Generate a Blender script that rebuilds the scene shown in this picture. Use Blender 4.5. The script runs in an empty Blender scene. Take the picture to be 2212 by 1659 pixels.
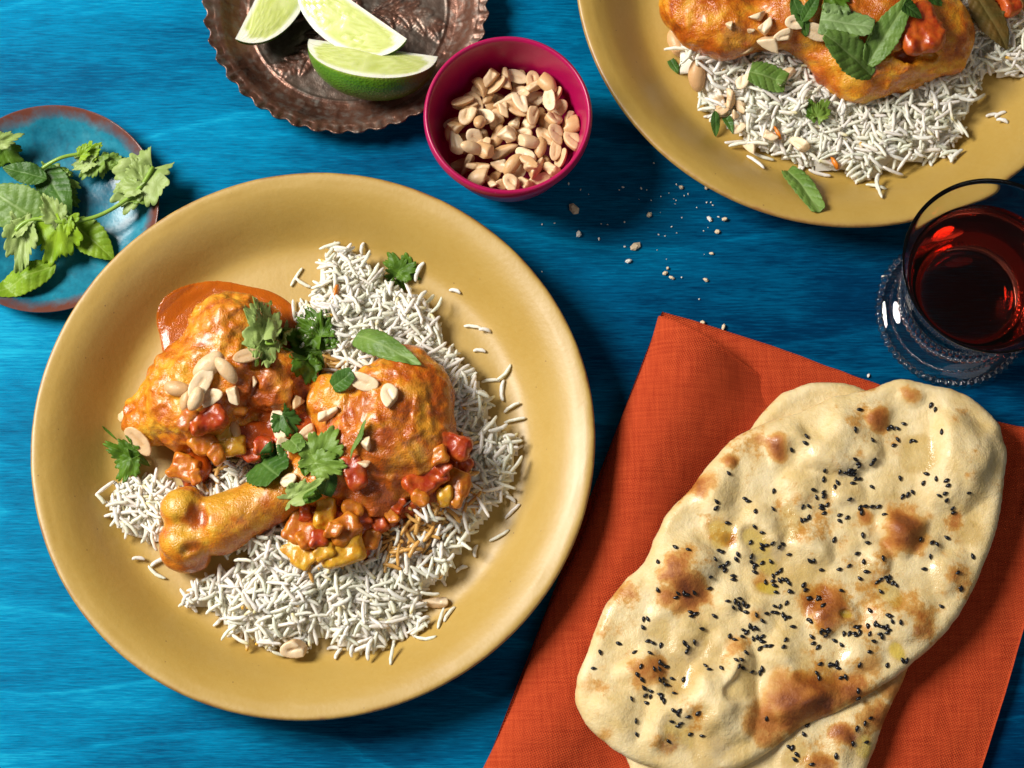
import bpy, math, random
import numpy as np
from mathutils import Vector, Matrix
from mathutils.bvhtree import BVHTree

R = math.radians
rng = random.Random(7)
nrng = np.random.default_rng(11)
scene = bpy.context.scene
col = scene.collection

# ------------------------------------------------------------------ camera
# traced coordinates below are in a 2212 x 1659 frame of the photograph
FOC, CX, CY = 4000.0, 1106.0, 829.5
TILT, DIST = R(13.0), 0.92
cam_d = bpy.data.cameras.new("camera")
cam = bpy.data.objects.new("camera", cam_d)
col.objects.link(cam)
cam.location = (0, -math.sin(TILT) * DIST, math.cos(TILT) * DIST)
cam.rotation_euler = (TILT, 0, 0)
cam_d.sensor_fit = 'HORIZONTAL'
cam_d.sensor_width = 36.0
cam_d.lens = 36.0 * FOC / 2212.0
cam_d.clip_start, cam_d.clip_end = 0.02, 20.0
cam_d.dof.use_dof = True
cam_d.dof.focus_distance = 0.895
cam_d.dof.aperture_fstop = 13.0
scene.camera = cam

# ------------------------------------------------------------------ light
world = bpy.data.worlds.new("World")
scene.world = world
world.use_nodes = True
wb = world.node_tree.nodes["Background"]
wb.inputs[0].default_value = (1.0, 0.97, 0.93, 1)
wb.inputs[1].default_value = 0.085

def area_light(name, az, el, dist, size, power, color, target=(0, 0, 0)):
    d = bpy.data.lights.new(name, 'AREA')
    d.shape = 'DISK'
    d.size = size
    d.energy = power
    d.color = color
    o = bpy.data.objects.new(name, d)
    col.objects.link(o)
    v = Vector((math.cos(el) * math.cos(az), math.cos(el) * math.sin(az), math.sin(el)))
    o.location = Vector(target) + v * dist
    o.rotation_euler = v.to_track_quat('Z', 'Y').to_euler()
    return o

area_light("key_light", R(160), R(45), 1.7, 0.72, 52.0, (1.0, 0.965, 0.91), (-0.02, -0.02, 0))
area_light("fill_light", R(-50), R(48), 1.9, 1.2, 3.4, (0.95, 0.97, 1.0))

scene.view_settings.view_transform = 'Standard'
scene.view_settings.look = 'None'
scene.view_settings.exposure = 0.0
scene.view_settings.gamma = 1.0
scene.view_settings.use_curve_mapping = False
scene.render.engine = 'CYCLES'
scene.cycles.max_bounces = 14
scene.cycles.diffuse_bounces = 8
scene.cycles.transmission_bounces = 10
scene.cycles.transparent_max_bounces = 10
scene.cycles.use_denoising = True
scene.cycles.sample_clamp_indirect = 6.0

# ------------------------------------------------------------------ helpers
cT, sT = math.cos(TILT), math.sin(TILT)
CAM = np.array(cam.location)

def ray(x, y):
    a, b = (x - CX) / FOC, (CY - y) / FOC
    return np.array((a, b * cT + sT, b * sT - cT))

def U(x, y, z=0.0):
    d = ray(x, y)
    return CAM + d * ((z - CAM[2]) / d[2])

def zc(ox, oy, s):
    """maker of traced points read off an enlarged region with origin ox, oy and enlargement s"""
    return lambda X, Y: ((ox + X / s) * 0.54004, (oy + Y / s) * 0.54004)

Z1 = zc(350, 1050, 1.843)
Z2 = zc(1000, 1250, 1.8436)
Z3 = zc(400, 1750, 1.7464)
ZP = zc(2600, 0, 1.4786)
ZD = zc(0, 350, 1.7463)
ZM = zc(400, 1100, 1.2289)
ZL = zc(780, 0, 1.8746)
ZB = zc(1650, 100, 2.2125)
ZT = zc(1900, 600, 1.8433)

def _hash(ix, iy, iz, seed):
    seed = int(seed * 10)
    h = (ix * 374761393 + iy * 668265263 + iz * 2147483647 + seed * 974711) & 0xFFFFFFFF
    h = ((h ^ (h >> 13)) * 1274126177) & 0xFFFFFFFF
    h = h ^ (h >> 16)
    return (h & 0xFFFF) / 32767.5 - 1.0

def vnoise(x, y, z, seed=0):
    x, y, z = np.broadcast_arrays(np.asarray(x, float), np.asarray(y, float), np.asarray(z, float))
    fx, fy, fz = np.floor(x), np.floor(y), np.floor(z)
    ix, iy, iz = fx.astype(np.int64), fy.astype(np.int64), fz.astype(np.int64)
    tx, ty, tz = x - fx, y - fy, z - fz
    tx = tx * tx * (3 - 2 * tx); ty = ty * ty * (3 - 2 * ty); tz = tz * tz * (3 - 2 * tz)
    out = 0.0
    for a in (0, 1):
        wx = tx if a else 1 - tx
        for b in (0, 1):
            wy = ty if b else 1 - ty
            for c in (0, 1):
                wz = tz if c else 1 - tz
                out = out + wx * wy * wz * _hash(ix + a, iy + b, iz + c, seed)
    return out

def fbm(x, y, z, seed=0, octaves=3):
    s, a, f = 0.0, 1.0, 1.0
    for o in range(octaves):
        s = s + a * vnoise(x * f, y * f, z * f, seed + o * 17)
        a *= 0.5; f *= 2.03
    return s

def sstep(a, b, x):
    t = np.clip((x - a) / (b - a), 0, 1)
    return t * t * (3 - 2 * t)

def poly_sd(x, y, P):
    """signed distance to a closed polygon (negative inside)"""
    P = np.asarray(P, float)
    d = np.full(np.shape(x), 1e9)
    inside = np.zeros(np.shape(x), bool)
    n = len(P)
    for i in range(n):
        ax, ay = P[i]; bx, by = P[(i + 1) % n]
        ex, ey = bx - ax, by - ay
        wx, wy = x - ax, y - ay
        t = np.clip((wx * ex + wy * ey) / (ex * ex + ey * ey + 1e-18), 0, 1)
        d = np.minimum(d, (wx - ex * t) ** 2 + (wy - ey * t) ** 2)
        c = (ay <= y) != (by <= y)
        with np.errstate(divide='ignore', invalid='ignore'):
            xc = ax + (y - ay) * ex / (ey if ey != 0 else 1e-18)
        inside ^= c & (x < xc)
    d = np.sqrt(d)
    return np.where(inside, -d, d)

def smooth_poly(P, n=6):
    """Catmull-Rom through the traced corners"""
    P = [np.asarray(p, float) for p in P]
    out = []
    m = len(P)
    for i in range(m):
        p0, p1, p2, p3 = P[i - 1], P[i], P[(i + 1) % m], P[(i + 2) % m]
        for k in range(n):
            t = k / n
            out.append(0.5 * (2 * p1 + (p2 - p0) * t + (2 * p0 - 5 * p1 + 4 * p2 - p3) * t * t + (3 * p1 - p0 - 3 * p2 + p3) * t ** 3))
    return np.array(out)

def surfnet(f, lo, hi, h):
    lo, hi = np.asarray(lo, float), np.asarray(hi, float)
    n = np.ceil((hi - lo) / h).astype(int) + 1
    ax = [lo[i] + h * np.arange(n[i]) for i in range(3)]
    X, Y, Z = np.meshgrid(*ax, indexing='ij')
    V = f(X, Y, Z)
    S = V < 0
    nx, ny, nz = n
    def corner(A, o):
        return A[o[0]:nx - 1 + o[0], o[1]:ny - 1 + o[1], o[2]:nz - 1 + o[2]]
    offs = [(a, b, c) for a in (0, 1) for b in (0, 1) for c in (0, 1)]
    cnt = sum(corner(S, o).astype(np.int8) for o in offs)
    act = (cnt > 0) & (cnt < 8)
    ci = np.argwhere(act)
    acc = np.zeros((len(ci), 3)); num = np.zeros(len(ci))
    for o in offs:
        for axn in range(3):
            if o[axn]:
                continue
            p = list(o); p[axn] = 1
            va = V[ci[:, 0] + o[0], ci[:, 1] + o[1], ci[:, 2] + o[2]]
            vb = V[ci[:, 0] + p[0], ci[:, 1] + p[1], ci[:, 2] + p[2]]
            cr = (va < 0) != (vb < 0)
            t = np.where(cr, va / np.where(cr, va - vb, 1), 0)
            pos = np.tile(np.array(o, float), (len(ci), 1))
            pos[:, axn] += t
            acc += pos * cr[:, None]; num += cr
    verts = lo + h * (ci + acc / num[:, None])
    idx = -np.ones((nx - 1, ny - 1, nz - 1), np.int64)
    idx[act] = np.arange(len(ci))
    faces = []
    for axn in range(3):
        A = np.take(S, range(n[axn] - 1), axn); B = np.take(S, range(1, n[axn]), axn)
        e = np.argwhere(A != B)
        u, v = (axn + 1) % 3, (axn + 2) % 3
        ok = (e[:, u] > 0) & (e[:, v] > 0) & (e[:, u] < n[u] - 1) & (e[:, v] < n[v] - 1)
        e = e[ok]
        inn = A[e[:, 0], e[:, 1], e[:, 2]]
        def g(du, dv):
            q = e.copy(); q[:, u] -= du; q[:, v] -= dv
            return idx[q[:, 0], q[:, 1], q[:, 2]]
        q = np.stack([g(1, 1), g(0, 1), g(0, 0), g(1, 0)], 1)
        q[~inn] = q[~inn][:, ::-1]
        faces.append(q)
    return verts, np.concatenate(faces)

class Surf:
    """world-space surfaces that later things can be laid on"""
    def __init__(self): self.ts = []
    def add(self, v, f):
        self.ts.append(BVHTree.FromPolygons(np.asarray(v).tolist(), f.tolist() if hasattr(f, 'tolist') else f))
    def cast(self, o, d):
        best = None
        for t in self.ts:
            loc, nor, i, dist = t.ray_cast(o, d)
            if loc is not None and (best is None or dist < best[2]): best = (loc, nor, dist)
        return best
    def pick(self, x, y):
        d = ray(x, y); d = d / np.linalg.norm(d)
        h = self.cast(Vector(CAM), Vector(d))
        if h is None: return Vector(U(x, y, 0)), Vector((0, 0, 1))
        loc, nor, dist = h
        if nor.z < 0: nor = -nor
        return loc, nor
    def height(self, x, y, default=0.0):
        h = self.cast(Vector((x, y, 0.4)), Vector((0, 0, -1)))
        return default if h is None else h[0].z

def make_mesh(name, verts, faces, mat=None, smooth=True, attrs=None):
    me = bpy.data.meshes.new(name)
    verts = np.asarray(verts, float)
    me.from_pydata(verts.tolist(), [], faces.tolist() if hasattr(faces, 'tolist') else faces)
    me.polygons.foreach_set('use_smooth', [smooth] * len(me.polygons))
    if attrs:
        for k, a in attrs.items():
            a = np.asarray(a, float)
            if a.ndim == 1:
                at = me.attributes.new(k, 'FLOAT', 'POINT'); at.data.foreach_set('value', a)
            else:
                at = me.attributes.new(k, 'FLOAT_COLOR', 'POINT')
                at.data.foreach_set('color', np.concatenate([a, np.ones((len(a), 1))], 1).ravel())
    if mat: me.materials.append(mat)
    me.update()
    return me

def tag(o, label=None, cat=None, group=None, kind=None):
    if label: o['label'] = label
    if cat: o['category'] = cat
    if group: o['group'] = group
    if kind: o['kind'] = kind
    return o

def link(o, parent=None):
    col.objects.link(o)
    if parent: o.parent = parent
    return o

def empty(name, loc, label=None, cat=None, group=None, kind=None):
    o = bpy.data.objects.new(name, None)
    o.empty_display_size = 0.01
    o.location = Vector(loc)
    link(o)
    return tag(o, label, cat, group, kind)

def put(name, verts, faces, mat, origin=(0, 0, 0), parent=None, smooth=True, attrs=None, **kw):
    """world-space geometry -> one object whose origin sits at `origin`"""
    origin = np.asarray(origin, float)
    me = make_mesh(name, np.asarray(verts) - origin, faces, mat, smooth, attrs)
    o = bpy.data.objects.new(name, me)
    po = np.array(parent.location) if parent else np.zeros(3)
    if parent and parent.parent: po = po + np.array(parent.parent.location)
    o.location = Vector(origin - po)
    link(o, parent)
    return tag(o, **kw)

def inst(name, me, M, parent=None, **kw):
    o = bpy.data.objects.new(name, me)
    if parent: M = Matrix.Translation(-Vector(parent.location)) @ M
    o.matrix_world = M
    o.matrix_basis = M
    link(o, parent)
    return tag(o, **kw)

def lathe(profile, n=96, centre=(0, 0, 0), closed=True, wob=None):
    """profile: list of (r, z). wob(angle, r, z) -> (dr, dz)"""
    prof = np.asarray(profile, float)
    th = np.linspace(0, 2 * np.pi, n, endpoint=False)
    r = np.repeat(prof[:, 0][:, None], n, 1); z = np.repeat(prof[:, 1][:, None], n, 1)
    T = np.repeat(th[None, :], len(prof), 0)
    if wob is not None:
        dr, dz = wob(T, r, z)
        r = r + dr; z = z + dz
    V = np.stack([r * np.cos(T) + centre[0], r * np.sin(T) + centre[1], z + centre[2]], -1).reshape(-1, 3)
    m = len(prof)
    F = []
    for i in range(m if closed == 'loop' else m - 1):
        a, b = i, (i + 1) % m
        for j in range(n):
            k = (j + 1) % n
            F.append((a * n + j, a * n + k, b * n + k, b * n + j))
    if closed is True:
        F.append(tuple(range(n))[::-1]); F.append(tuple((m - 1) * n + j for j in range(n)))
    return V, F

def spline(pts, per=8):
    """open Catmull-Rom through 2D or 3D points"""
    P = [np.asarray(p, float) for p in pts]
    P = [2 * P[0] - P[1]] + P + [2 * P[-1] - P[-2]]
    out = []
    for i in range(1, len(P) - 2):
        for k in range(per):
            t = k / per
            p0, p1, p2, p3 = P[i - 1], P[i], P[i + 1], P[i + 2]
            out.append(0.5 * (2 * p1 + (p2 - p0) * t + (2 * p0 - 5 * p1 + 4 * p2 - p3) * t * t + (3 * p1 - p0 - 3 * p2 + p3) * t ** 3))
    out.append(P[-2])
    return np.array(out)

def tube(path, radius, n=8):
    path = np.asarray(path, float)
    m = len(path)
    rad = np.broadcast_to(np.asarray(radius, float), (m,))
    V, F = [], []
    t = np.gradient(path, axis=0)
    t /= np.linalg.norm(t, axis=1)[:, None] + 1e-12
    up = np.array((0.0, 0.0, 1.0))
    for i in range(m):
        s = np.cross(t[i], up); s /= np.linalg.norm(s) + 1e-12
        w = np.cross(s, t[i])
        for j in range(n):
            a = 2 * math.pi * j / n
            V.append(path[i] + rad[i] * (math.cos(a) * s + math.sin(a) * w))
    for i in range(m - 1):
        for j in range(n):
            k = (j + 1) % n
            F.append((i * n + j, i * n + k, (i + 1) * n + k, (i + 1) * n + j))
    F.append(tuple(range(n))[::-1]); F.append(tuple((m - 1) * n + j for j in range(n)))
    return np.array(V), F
# ------------------------------------------------------------------ materials
class Mat:
    def __init__(self, name, **pr):
        self.m = bpy.data.materials.new(name)
        self.m.use_nodes = True
        self.nt = self.m.node_tree
        self.b = self.nt.nodes["Principled BSDF"]
        self.out = self.nt.nodes["Material Output"]
        for k, v in pr.items(): self.set(k, v)
        self._co = None
    def set(self, k, v):
        s = self.b.inputs[k.replace('_', ' ')] if k.replace('_', ' ') in self.b.inputs else self.b.inputs[k]
        if hasattr(v, 'is_linked') or isinstance(v, bpy.types.NodeSocket): self.nt.links.new(v, s)
        elif isinstance(v, (tuple, list)) and len(v) == 3 and s.type == 'RGBA': s.default_value = (*v, 1)
        else: s.default_value = v
    def node(self, t, **kw):
        n = self.nt.nodes.new('ShaderNode' + t)
        for k, v in kw.items():
            if k.startswith('i_'):
                key = k[2:]
                s = n.inputs[int(key)] if key.isdigit() else n.inputs[key.replace('_', ' ')]
                if isinstance(v, bpy.types.NodeSocket): self.nt.links.new(v, s)
                elif isinstance(v, (tuple, list)) and s.type == 'RGBA' and len(v) == 3: s.default_value = (*v, 1)
                else: s.default_value = v
            else: setattr(n, k, v)
        return n
    def co(self, scale=(1, 1, 1), rot=(0, 0, 0)):
        if self._co is None: self._co = self.node('TexCoord').outputs['Object']
        mp = self.node('Mapping', i_0=self._co)
        mp.inputs['Scale'].default_value = scale; mp.inputs['Rotation'].default_value = rot
        return mp.outputs[0]
    def noise(self, scale, detail=3, rough=0.55, co=None, dist=0.0):
        n = self.node('TexNoise', i_Vector=co if co is not None else self.co(), i_Scale=scale, i_Detail=detail, i_Roughness=rough, i_Distortion=dist)
        return n.outputs['Fac']
    def voro(self, scale, co=None, feature='F1', rnd=1.0):
        n = self.node('TexVoronoi', feature=feature, i_Vector=co if co is not None else self.co(), i_Scale=scale, i_Randomness=rnd)
        return n.outputs['Distance']
    def ramp(self, fac, stops):
        n = self.node('ValToRGB', i_0=fac)
        el = n.color_ramp.elements
        while len(el) < len(stops): el.new(0.5)
        for e, (p, c) in zip(el, stops):
            e.position = p
            e.color = (c, c, c, 1) if isinstance(c, (int, float)) else (*c, 1)
        return n.outputs[0]
    def math(self, op, a, b=0.0, c=0.0, clamp=False):
        n = self.node('Math', operation=op, use_clamp=clamp, i_0=a, i_1=b, i_2=c)
        return n.outputs[0]
    def mix(self, f, a, b, blend='MIX'):
        n = self.node('Mix', data_type='RGBA', blend_type=blend)
        for s, v in ((n.inputs[0], f), (n.inputs[6], a), (n.inputs[7], b)):
            if isinstance(v, bpy.types.NodeSocket): self.nt.links.new(v, s)
            else: s.default_value = (*v, 1) if isinstance(v, (tuple, list)) else v
        return n.outputs[2]
    def attr(self, name, out='Fac'):
        return self.node('Attribute', attribute_name=name).outputs[out]
    def bump(self, h, dist, strength=1.0, normal=None):
        n = self.node('Bump', i_Height=h, i_Distance=dist, i_Strength=strength)
        if normal is not None: self.nt.links.new(normal, n.inputs['Normal'])
        self.set('Normal', n.outputs[0])
        return n.outputs[0]

def M_table():
    m = Mat('blue_stained_wood', Specular_IOR_Level=0.025)
    warp = m.noise(5.0, 2, 0.5, m.co((0.6, 1.6, 1)))
    base = m.node('TexCoord').outputs['Object']
    sep = m.node('SeparateXYZ', i_0=base)
    # growth rings: long slanted cathedral figures running with the grain (x)
    big = m.noise(2.6, 2, 0.45, m.co((0.55, 1.7, 1)))
    v = m.math('ADD', m.math('MULTIPLY', sep.outputs[1], 14.0), m.math('MULTIPLY', big, 9.0))
    v = m.math('ADD', v, m.math('MULTIPLY', m.noise(1.0, 3, 0.6, m.co((10, 90, 1))), 0.22))
    fr = m.math('FRACT', v)
    ring = m.ramp(fr, [(0.0, 0.70), (0.05, 0.34), (0.6, 0.44), (0.94, 0.56), (1.0, 0.86)])
    fib = m.noise(1.0, 4, 0.7, m.co((80, 1100, 1)))
    fib2 = m.noise(1.0, 3, 0.6, m.co((16, 150, 1)))
    blot_falloff = m.math('SUBTRACT', m.math('ADD', m.noise(6.0, 4, 0.6, m.co((0.7, 1.5, 1))), 0.03), m.math('MULTIPLY', m.math('MAXIMUM', m.math('MINIMUM', sep.outputs[0], 0.26), -0.24), 0.72))  # random stain blotches, plus light falloff from left to right painted into the colour
    t = m.math('ADD', m.math('MULTIPLY', ring, 0.20), m.math('MULTIPLY', fib, 0.42))
    t = m.math('ADD', t, m.math('MULTIPLY', fib2, 0.16))
    t = m.math('ADD', t, m.math('MULTIPLY', blot_falloff, 0.70))
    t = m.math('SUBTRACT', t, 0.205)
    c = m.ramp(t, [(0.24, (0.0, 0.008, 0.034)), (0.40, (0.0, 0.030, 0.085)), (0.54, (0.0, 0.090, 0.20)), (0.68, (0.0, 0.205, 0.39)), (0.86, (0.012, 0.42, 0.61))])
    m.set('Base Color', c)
    m.set('Roughness', m.math('ADD', m.math('MULTIPLY', fib, 0.2), 0.26))
    m.bump(m.math('ADD', fib, m.math('MULTIPLY', fib2, 0.5)), 0.0006, 0.5)
    return m.m

def M_plate():
    m = Mat('mustard_stoneware', Roughness=0.42, Specular_IOR_Level=0.75)
    n1 = m.noise(28, 4, 0.6)
    n2 = m.noise(420, 2, 0.6)
    c = m.mix(n1, (0.39, 0.226, 0.030), (0.465, 0.296, 0.054))
    c = m.mix(m.math('MULTIPLY', n2, 0.35), c, (0.52, 0.365, 0.11))
    sp = m.ramp(m.voro(190), [(0.0, 1.0), (0.055, 1.0), (0.085, 0.0)])
    sp = m.math('MULTIPLY', sp, m.ramp(m.noise(60, 1), [(0.52, 0.0), (0.6, 0.75)]))
    c = m.mix(sp, c, (0.16, 0.075, 0.02))
    # worn unglazed edge, only where the rim attribute says so
    rim = m.attr('rim')
    edge = m.math('MULTIPLY', rim, m.ramp(m.noise(90, 4, 0.7), [(0.38, 0.15), (0.62, 1.0)]))
    c = m.mix(edge, c, (0.27, 0.115, 0.022))
    sm = m.ramp(m.noise(17, 3, 0.6), [(0.66, 0.0), (0.74, 0.35)])
    c = m.mix(sm, c, (0.30, 0.17, 0.045))
    m.set('Base Color', c)
    m.set('Roughness', m.math('ADD', m.math('MULTIPLY', n1, 0.18), 0.40))
    m.set('Coat Weight', 0.35); m.set('Coat Roughness', 0.42)
    m.bump(m.math('ADD', m.math('MULTIPLY', n2, 0.7), m.math('MULTIPLY', n1, 1.5)), 0.0005, 0.28)
    return m.m

def M_rice():
    m = Mat('cooked_rice', Roughness=0.33, Specular_IOR_Level=0.45)
    t = m.attr('tint', 'Color')
    n = m.noise(500, 2)
    c = m.mix(m.math('MULTIPLY', n, 0.16), t, (0.72, 0.62, 0.44))
    m.set('Base Color', c)
    m.set('Subsurface Weight', 0.3)
    m.set('Subsurface Radius', (0.003, 0.0026, 0.002))
    m.set('Subsurface Scale', 1.0)
    m.bump(m.noise(700, 2), 0.0003, 0.35)
    tr = m.node('BsdfTranslucent', i_0=c)
    mx = m.node('MixShader', i_0=0.15, i_1=m.b.outputs[0], i_2=tr.outputs[0])
    m.nt.links.new(mx.outputs[0], m.out.inputs[0])
    return m.m

def M_chicken():
    m = Mat('curried_chicken', Specular_IOR_Level=0.5)
    big = m.noise(55, 4, 0.6, dist=0.6)
    med = m.noise(170, 3, 0.6)
    fine = m.noise(1100, 2, 0.6)
    t = m.math('ADD', m.math('MULTIPLY', big, 0.75), m.math('MULTIPLY', med, 0.35))
    c = m.ramp(t, [(0.36, (0.26, 0.040, 0.003)), (0.46, (0.46, 0.095, 0.004)), (0.54, (0.60, 0.180, 0.008)), (0.63, (0.69, 0.295, 0.016)), (0.75, (0.74, 0.46, 0.050))])
    tone = m.attr('tone')      # bare yellow skin and cartilage
    c = m.mix(tone, c, m.mix(med, (0.56, 0.25, 0.010), (0.66, 0.40, 0.045)))
    deep = m.attr('deep')      # thick brick-red sauce and cooked brown patches
    c = m.mix(deep, c, m.mix(med, (0.22, 0.035, 0.003), (0.48, 0.085, 0.004)))
    sp = m.ramp(m.voro(620), [(0.10, 1.0), (0.2, 0.0)])
    sp = m.math('MULTIPLY', sp, m.ramp(m.noise(240, 1), [(0.5, 0.0), (0.62, 0.7)]))
    c = m.mix(sp, c, (0.16, 0.04, 0.004))
    m.set('Base Color', c)
    m.set('Roughness', m.ramp(med, [(0.35, 0.17), (0.65, 0.42)]))
    m.set('Subsurface Weight', 0.12)
    m.set('Subsurface Radius', (0.004, 0.0015, 0.0005))
    m.set('Subsurface Scale', 1.0)
    m.set('Coat Weight', m.ramp(big, [(0.4, 0.5), (0.65, 0.15)])); m.set('Coat Roughness', 0.2)
    fib = m.noise(1.0, 3, 0.6, m.co((90, 420, 160), (0, 0, R(35))))
    h = m.math('ADD', m.math('MULTIPLY', fine, 0.5), m.math('ADD', med, m.math('MULTIPLY', fib, 0.15)))
    m.bump(h, 0.0017, 0.6)
    return m.m

def M_sauce(name, dark, light, rough=0.16):
    m = Mat(name, Specular_IOR_Level=0.55)
    n = m.noise(120, 3, 0.6)
    f = m.noise(1300, 2, 0.6)
    c = m.mix(n, dark, light)
    sp = m.ramp(m.voro(800), [(0.08, 1.0), (0.2, 0.0)])
    c = m.mix(m.math('MULTIPLY', sp, 0.55), c, (0.15, 0.035, 0.003))
    m.set('Base Color', c); m.set('Roughness', rough)
    m.set('Subsurface Weight', 0.15); m.set('Subsurface Radius', (0.003, 0.001, 0.0004)); m.set('Subsurface Scale', 1.0)
    m.set('Coat Weight', 0.25); m.set('Coat Roughness', 0.1)
    m.bump(m.math('ADD', f, m.math('MULTIPLY', n, 2.0)), 0.0009, 0.3)
    return m.m

def M_veg(name, a, b, rough=0.36):
    m = Mat(name, Roughness=rough, Specular_IOR_Level=0.5)
    n = m.noise(190, 3, 0.6)
    c = m.mix(m.ramp(n, [(0.35, 0.0), (0.68, 1.0)]), a, b)
    m.set('Base Color', c)
    m.set('Subsurface Weight', 0.35); m.set('Subsurface Radius', (0.005, 0.002, 0.0007)); m.set('Subsurface Scale', 1.0)
    m.set('Coat Weight', 0.2); m.set('Coat Roughness', 0.2)
    m.bump(m.math('ADD', n, m.math('MULTIPLY', m.noise(1000, 2), 0.35)), 0.0012, 0.4)
    return m.m

def M_peanut(name='peanut_flesh', warm=0.0, dusk=0.0):
    m = Mat(name, Roughness=0.42, Specular_IOR_Level=0.45)
    n = m.noise(230, 3, 0.6)
    oi = m.node('ObjectInfo').outputs['Random']
    lo = (0.62, 0.40, 0.20) if not warm else (0.50, 0.29, 0.13)
    hi = (0.80, 0.63, 0.40) if not warm else (0.72, 0.46, 0.22)
    c = m.mix(n, lo, hi)
    c = m.mix(m.math('MULTIPLY', oi, 0.45), c, (0.56, 0.31, 0.13))
    cut = m.attr('cut')
    c = m.mix(m.math('MULTIPLY', cut, 0.55), c, (0.86, 0.72, 0.50))
    m.set('Base Color', c)
    m.set('Subsurface Weight', 0.2); m.set('Subsurface Radius', (0.003, 0.002, 0.001)); m.set('Subsurface Scale', 1.0)
    m.bump(m.math('ADD', n, m.math('MULTIPLY', m.noise(900, 2), 0.3)), 0.0006, 0.4)
    return m.m

def M_leaf(name, dark, light, vein):
    m = Mat(name, Roughness=0.46, Specular_IOR_Level=0.38)
    n = m.noise(160, 3, 0.6)
    c = m.mix(m.ramp(m.noise(75, 3, 0.6), [(0.3, 0.0), (0.7, 1.0)]), dark, light)
    c = m.mix(m.math('MULTIPLY', m.attr('vein'), 0.7), c, vein)
    m.set('Base Color', c)
    m.bump(m.math('ADD', n, m.math('MULTIPLY', m.noise(800, 2), 0.4)), 0.0007, 0.5)
    tr = m.node('BsdfTranslucent', i_0=m.mix(0.5, c, (0.25, 0.42, 0.02)))
    mx = m.node('MixShader', i_0=0.34, i_1=m.b.outputs[0], i_2=tr.outputs[0])
    m.nt.links.new(mx.outputs[0], m.out.inputs[0])
    return m.m

def M_naan():
    m = Mat('oiled_flatbread', Specular_IOR_Level=0.45)
    n = m.noise(60, 4, 0.62)
    f = m.noise(420, 3, 0.6)
    br = m.attr('brown'); oil = m.attr('oil')
    c = m.mix(m.ramp(n, [(0.3, 0.0), (0.7, 1.0)]), (0.62, 0.435, 0.160), (0.81, 0.665, 0.39))
    brn = m.math('ADD', br, m.math('MULTIPLY', m.math('SUBTRACT', m.noise(150, 4, 0.75), 0.5), 0.45))
    mott = m.math('MULTIPLY', m.math('SUBTRACT', m.noise(44, 5, 0.72), 0.50), 1.9)
    brn = m.math('ADD', brn, m.math('MAXIMUM', mott, 0.0))
    bc = m.ramp(brn, [(0.08, (0.70, 0.52, 0.25)), (0.28, (0.58, 0.31, 0.080)), (0.50, (0.43, 0.155, 0.026)), (0.80, (0.25, 0.066, 0.010)), (1.0, (0.15, 0.036, 0.007))])
    c = m.mix(m.ramp(brn, [(0.05, 0.0), (0.26, 1.0)]), c, bc)
    c = m.mix(m.math('MULTIPLY', oil, 0.62), c, (0.62, 0.44, 0.06), 'MULTIPLY')
    c2 = m.mix(m.ramp(oil, [(0.55, 0.0), (1.0, 0.55)]), c, (0.60, 0.46, 0.05))
    m.set('Base Color', c2)
    wet = m.math('ADD', m.math('MULTIPLY', m.noise(26, 3, 0.6), 0.9), m.math('MULTIPLY', oil, 0.8))
    m.set('Roughness', m.ramp(wet, [(0.42, 0.58), (0.60, 0.30), (1.0, 0.10)]))
    m.set('Coat Weight', m.ramp(wet, [(0.45, 0.0), (0.7, 0.6)])); m.set('Coat Roughness', 0.12)
    m.set('Subsurface Weight', 0.12); m.set('Subsurface Radius', (0.004, 0.0025, 0.001)); m.set('Subsurface Scale', 1.0)
    m.bump(m.math('ADD', m.math('ADD', m.math('MULTIPLY', f, 0.5), m.math('MULTIPLY', m.noise(1500, 2), 0.2)), n), 0.0020, 0.45)
    return m.m

def M_napkin():
    m = Mat('orange_red_linen', Roughness=0.85, Specular_IOR_Level=0.15)
    w1 = m.node('TexWave', wave_type='BANDS', bands_direction='X', i_Vector=m.co((1, 1, 1), (0, 0, R(-23))), i_Scale=300.0, i_Distortion=0.9, i_Detail=2.0, i_Detail_Scale=1.6).outputs['Fac']
    w2 = m.node('TexWave', wave_type='BANDS', bands_direction='Y', i_Vector=m.co((1, 1, 1), (0, 0, R(-23))), i_Scale=300.0, i_Distortion=0.9, i_Detail=2.0, i_Detail_Scale=1.6).outputs['Fac']
    wv = m.math('MULTIPLY', w1, w2)
    slub = m.noise(1.0, 3, 0.6, m.co((55, 900, 1), (0, 0, R(-23))))
    slub2 = m.noise(1.0, 3, 0.6, m.co((900, 55, 1), (0, 0, R(-23))))
    s = m.math('MULTIPLY', m.math('ADD', slub, slub2), 0.5)
    big = m.noise(30, 3)
    c = m.mix(m.ramp(s, [(0.32, 0.0), (0.68, 1.0)]), (0.30, 0.020, 0.004), (0.58, 0.078, 0.020))
    c = m.mix(m.math('MULTIPLY', big, 0.3), c, (0.58, 0.085, 0.02))
    c = m.mix(m.ramp(wv, [(0.0, 0.22), (0.14, 0.0)]), c, (0.18, 0.012, 0.003))
    m.set('Base Color', c)
    m.set('Sheen Weight', 0.08); m.set('Sheen Roughness', 0.5); m.set('Sheen Tint', (1.0, 0.55, 0.35))
    h = m.math('ADD', wv, m.math('MULTIPLY', s, 1.2))
    m.bump(h, 0.0008, 0.45)
    return m.m

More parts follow.
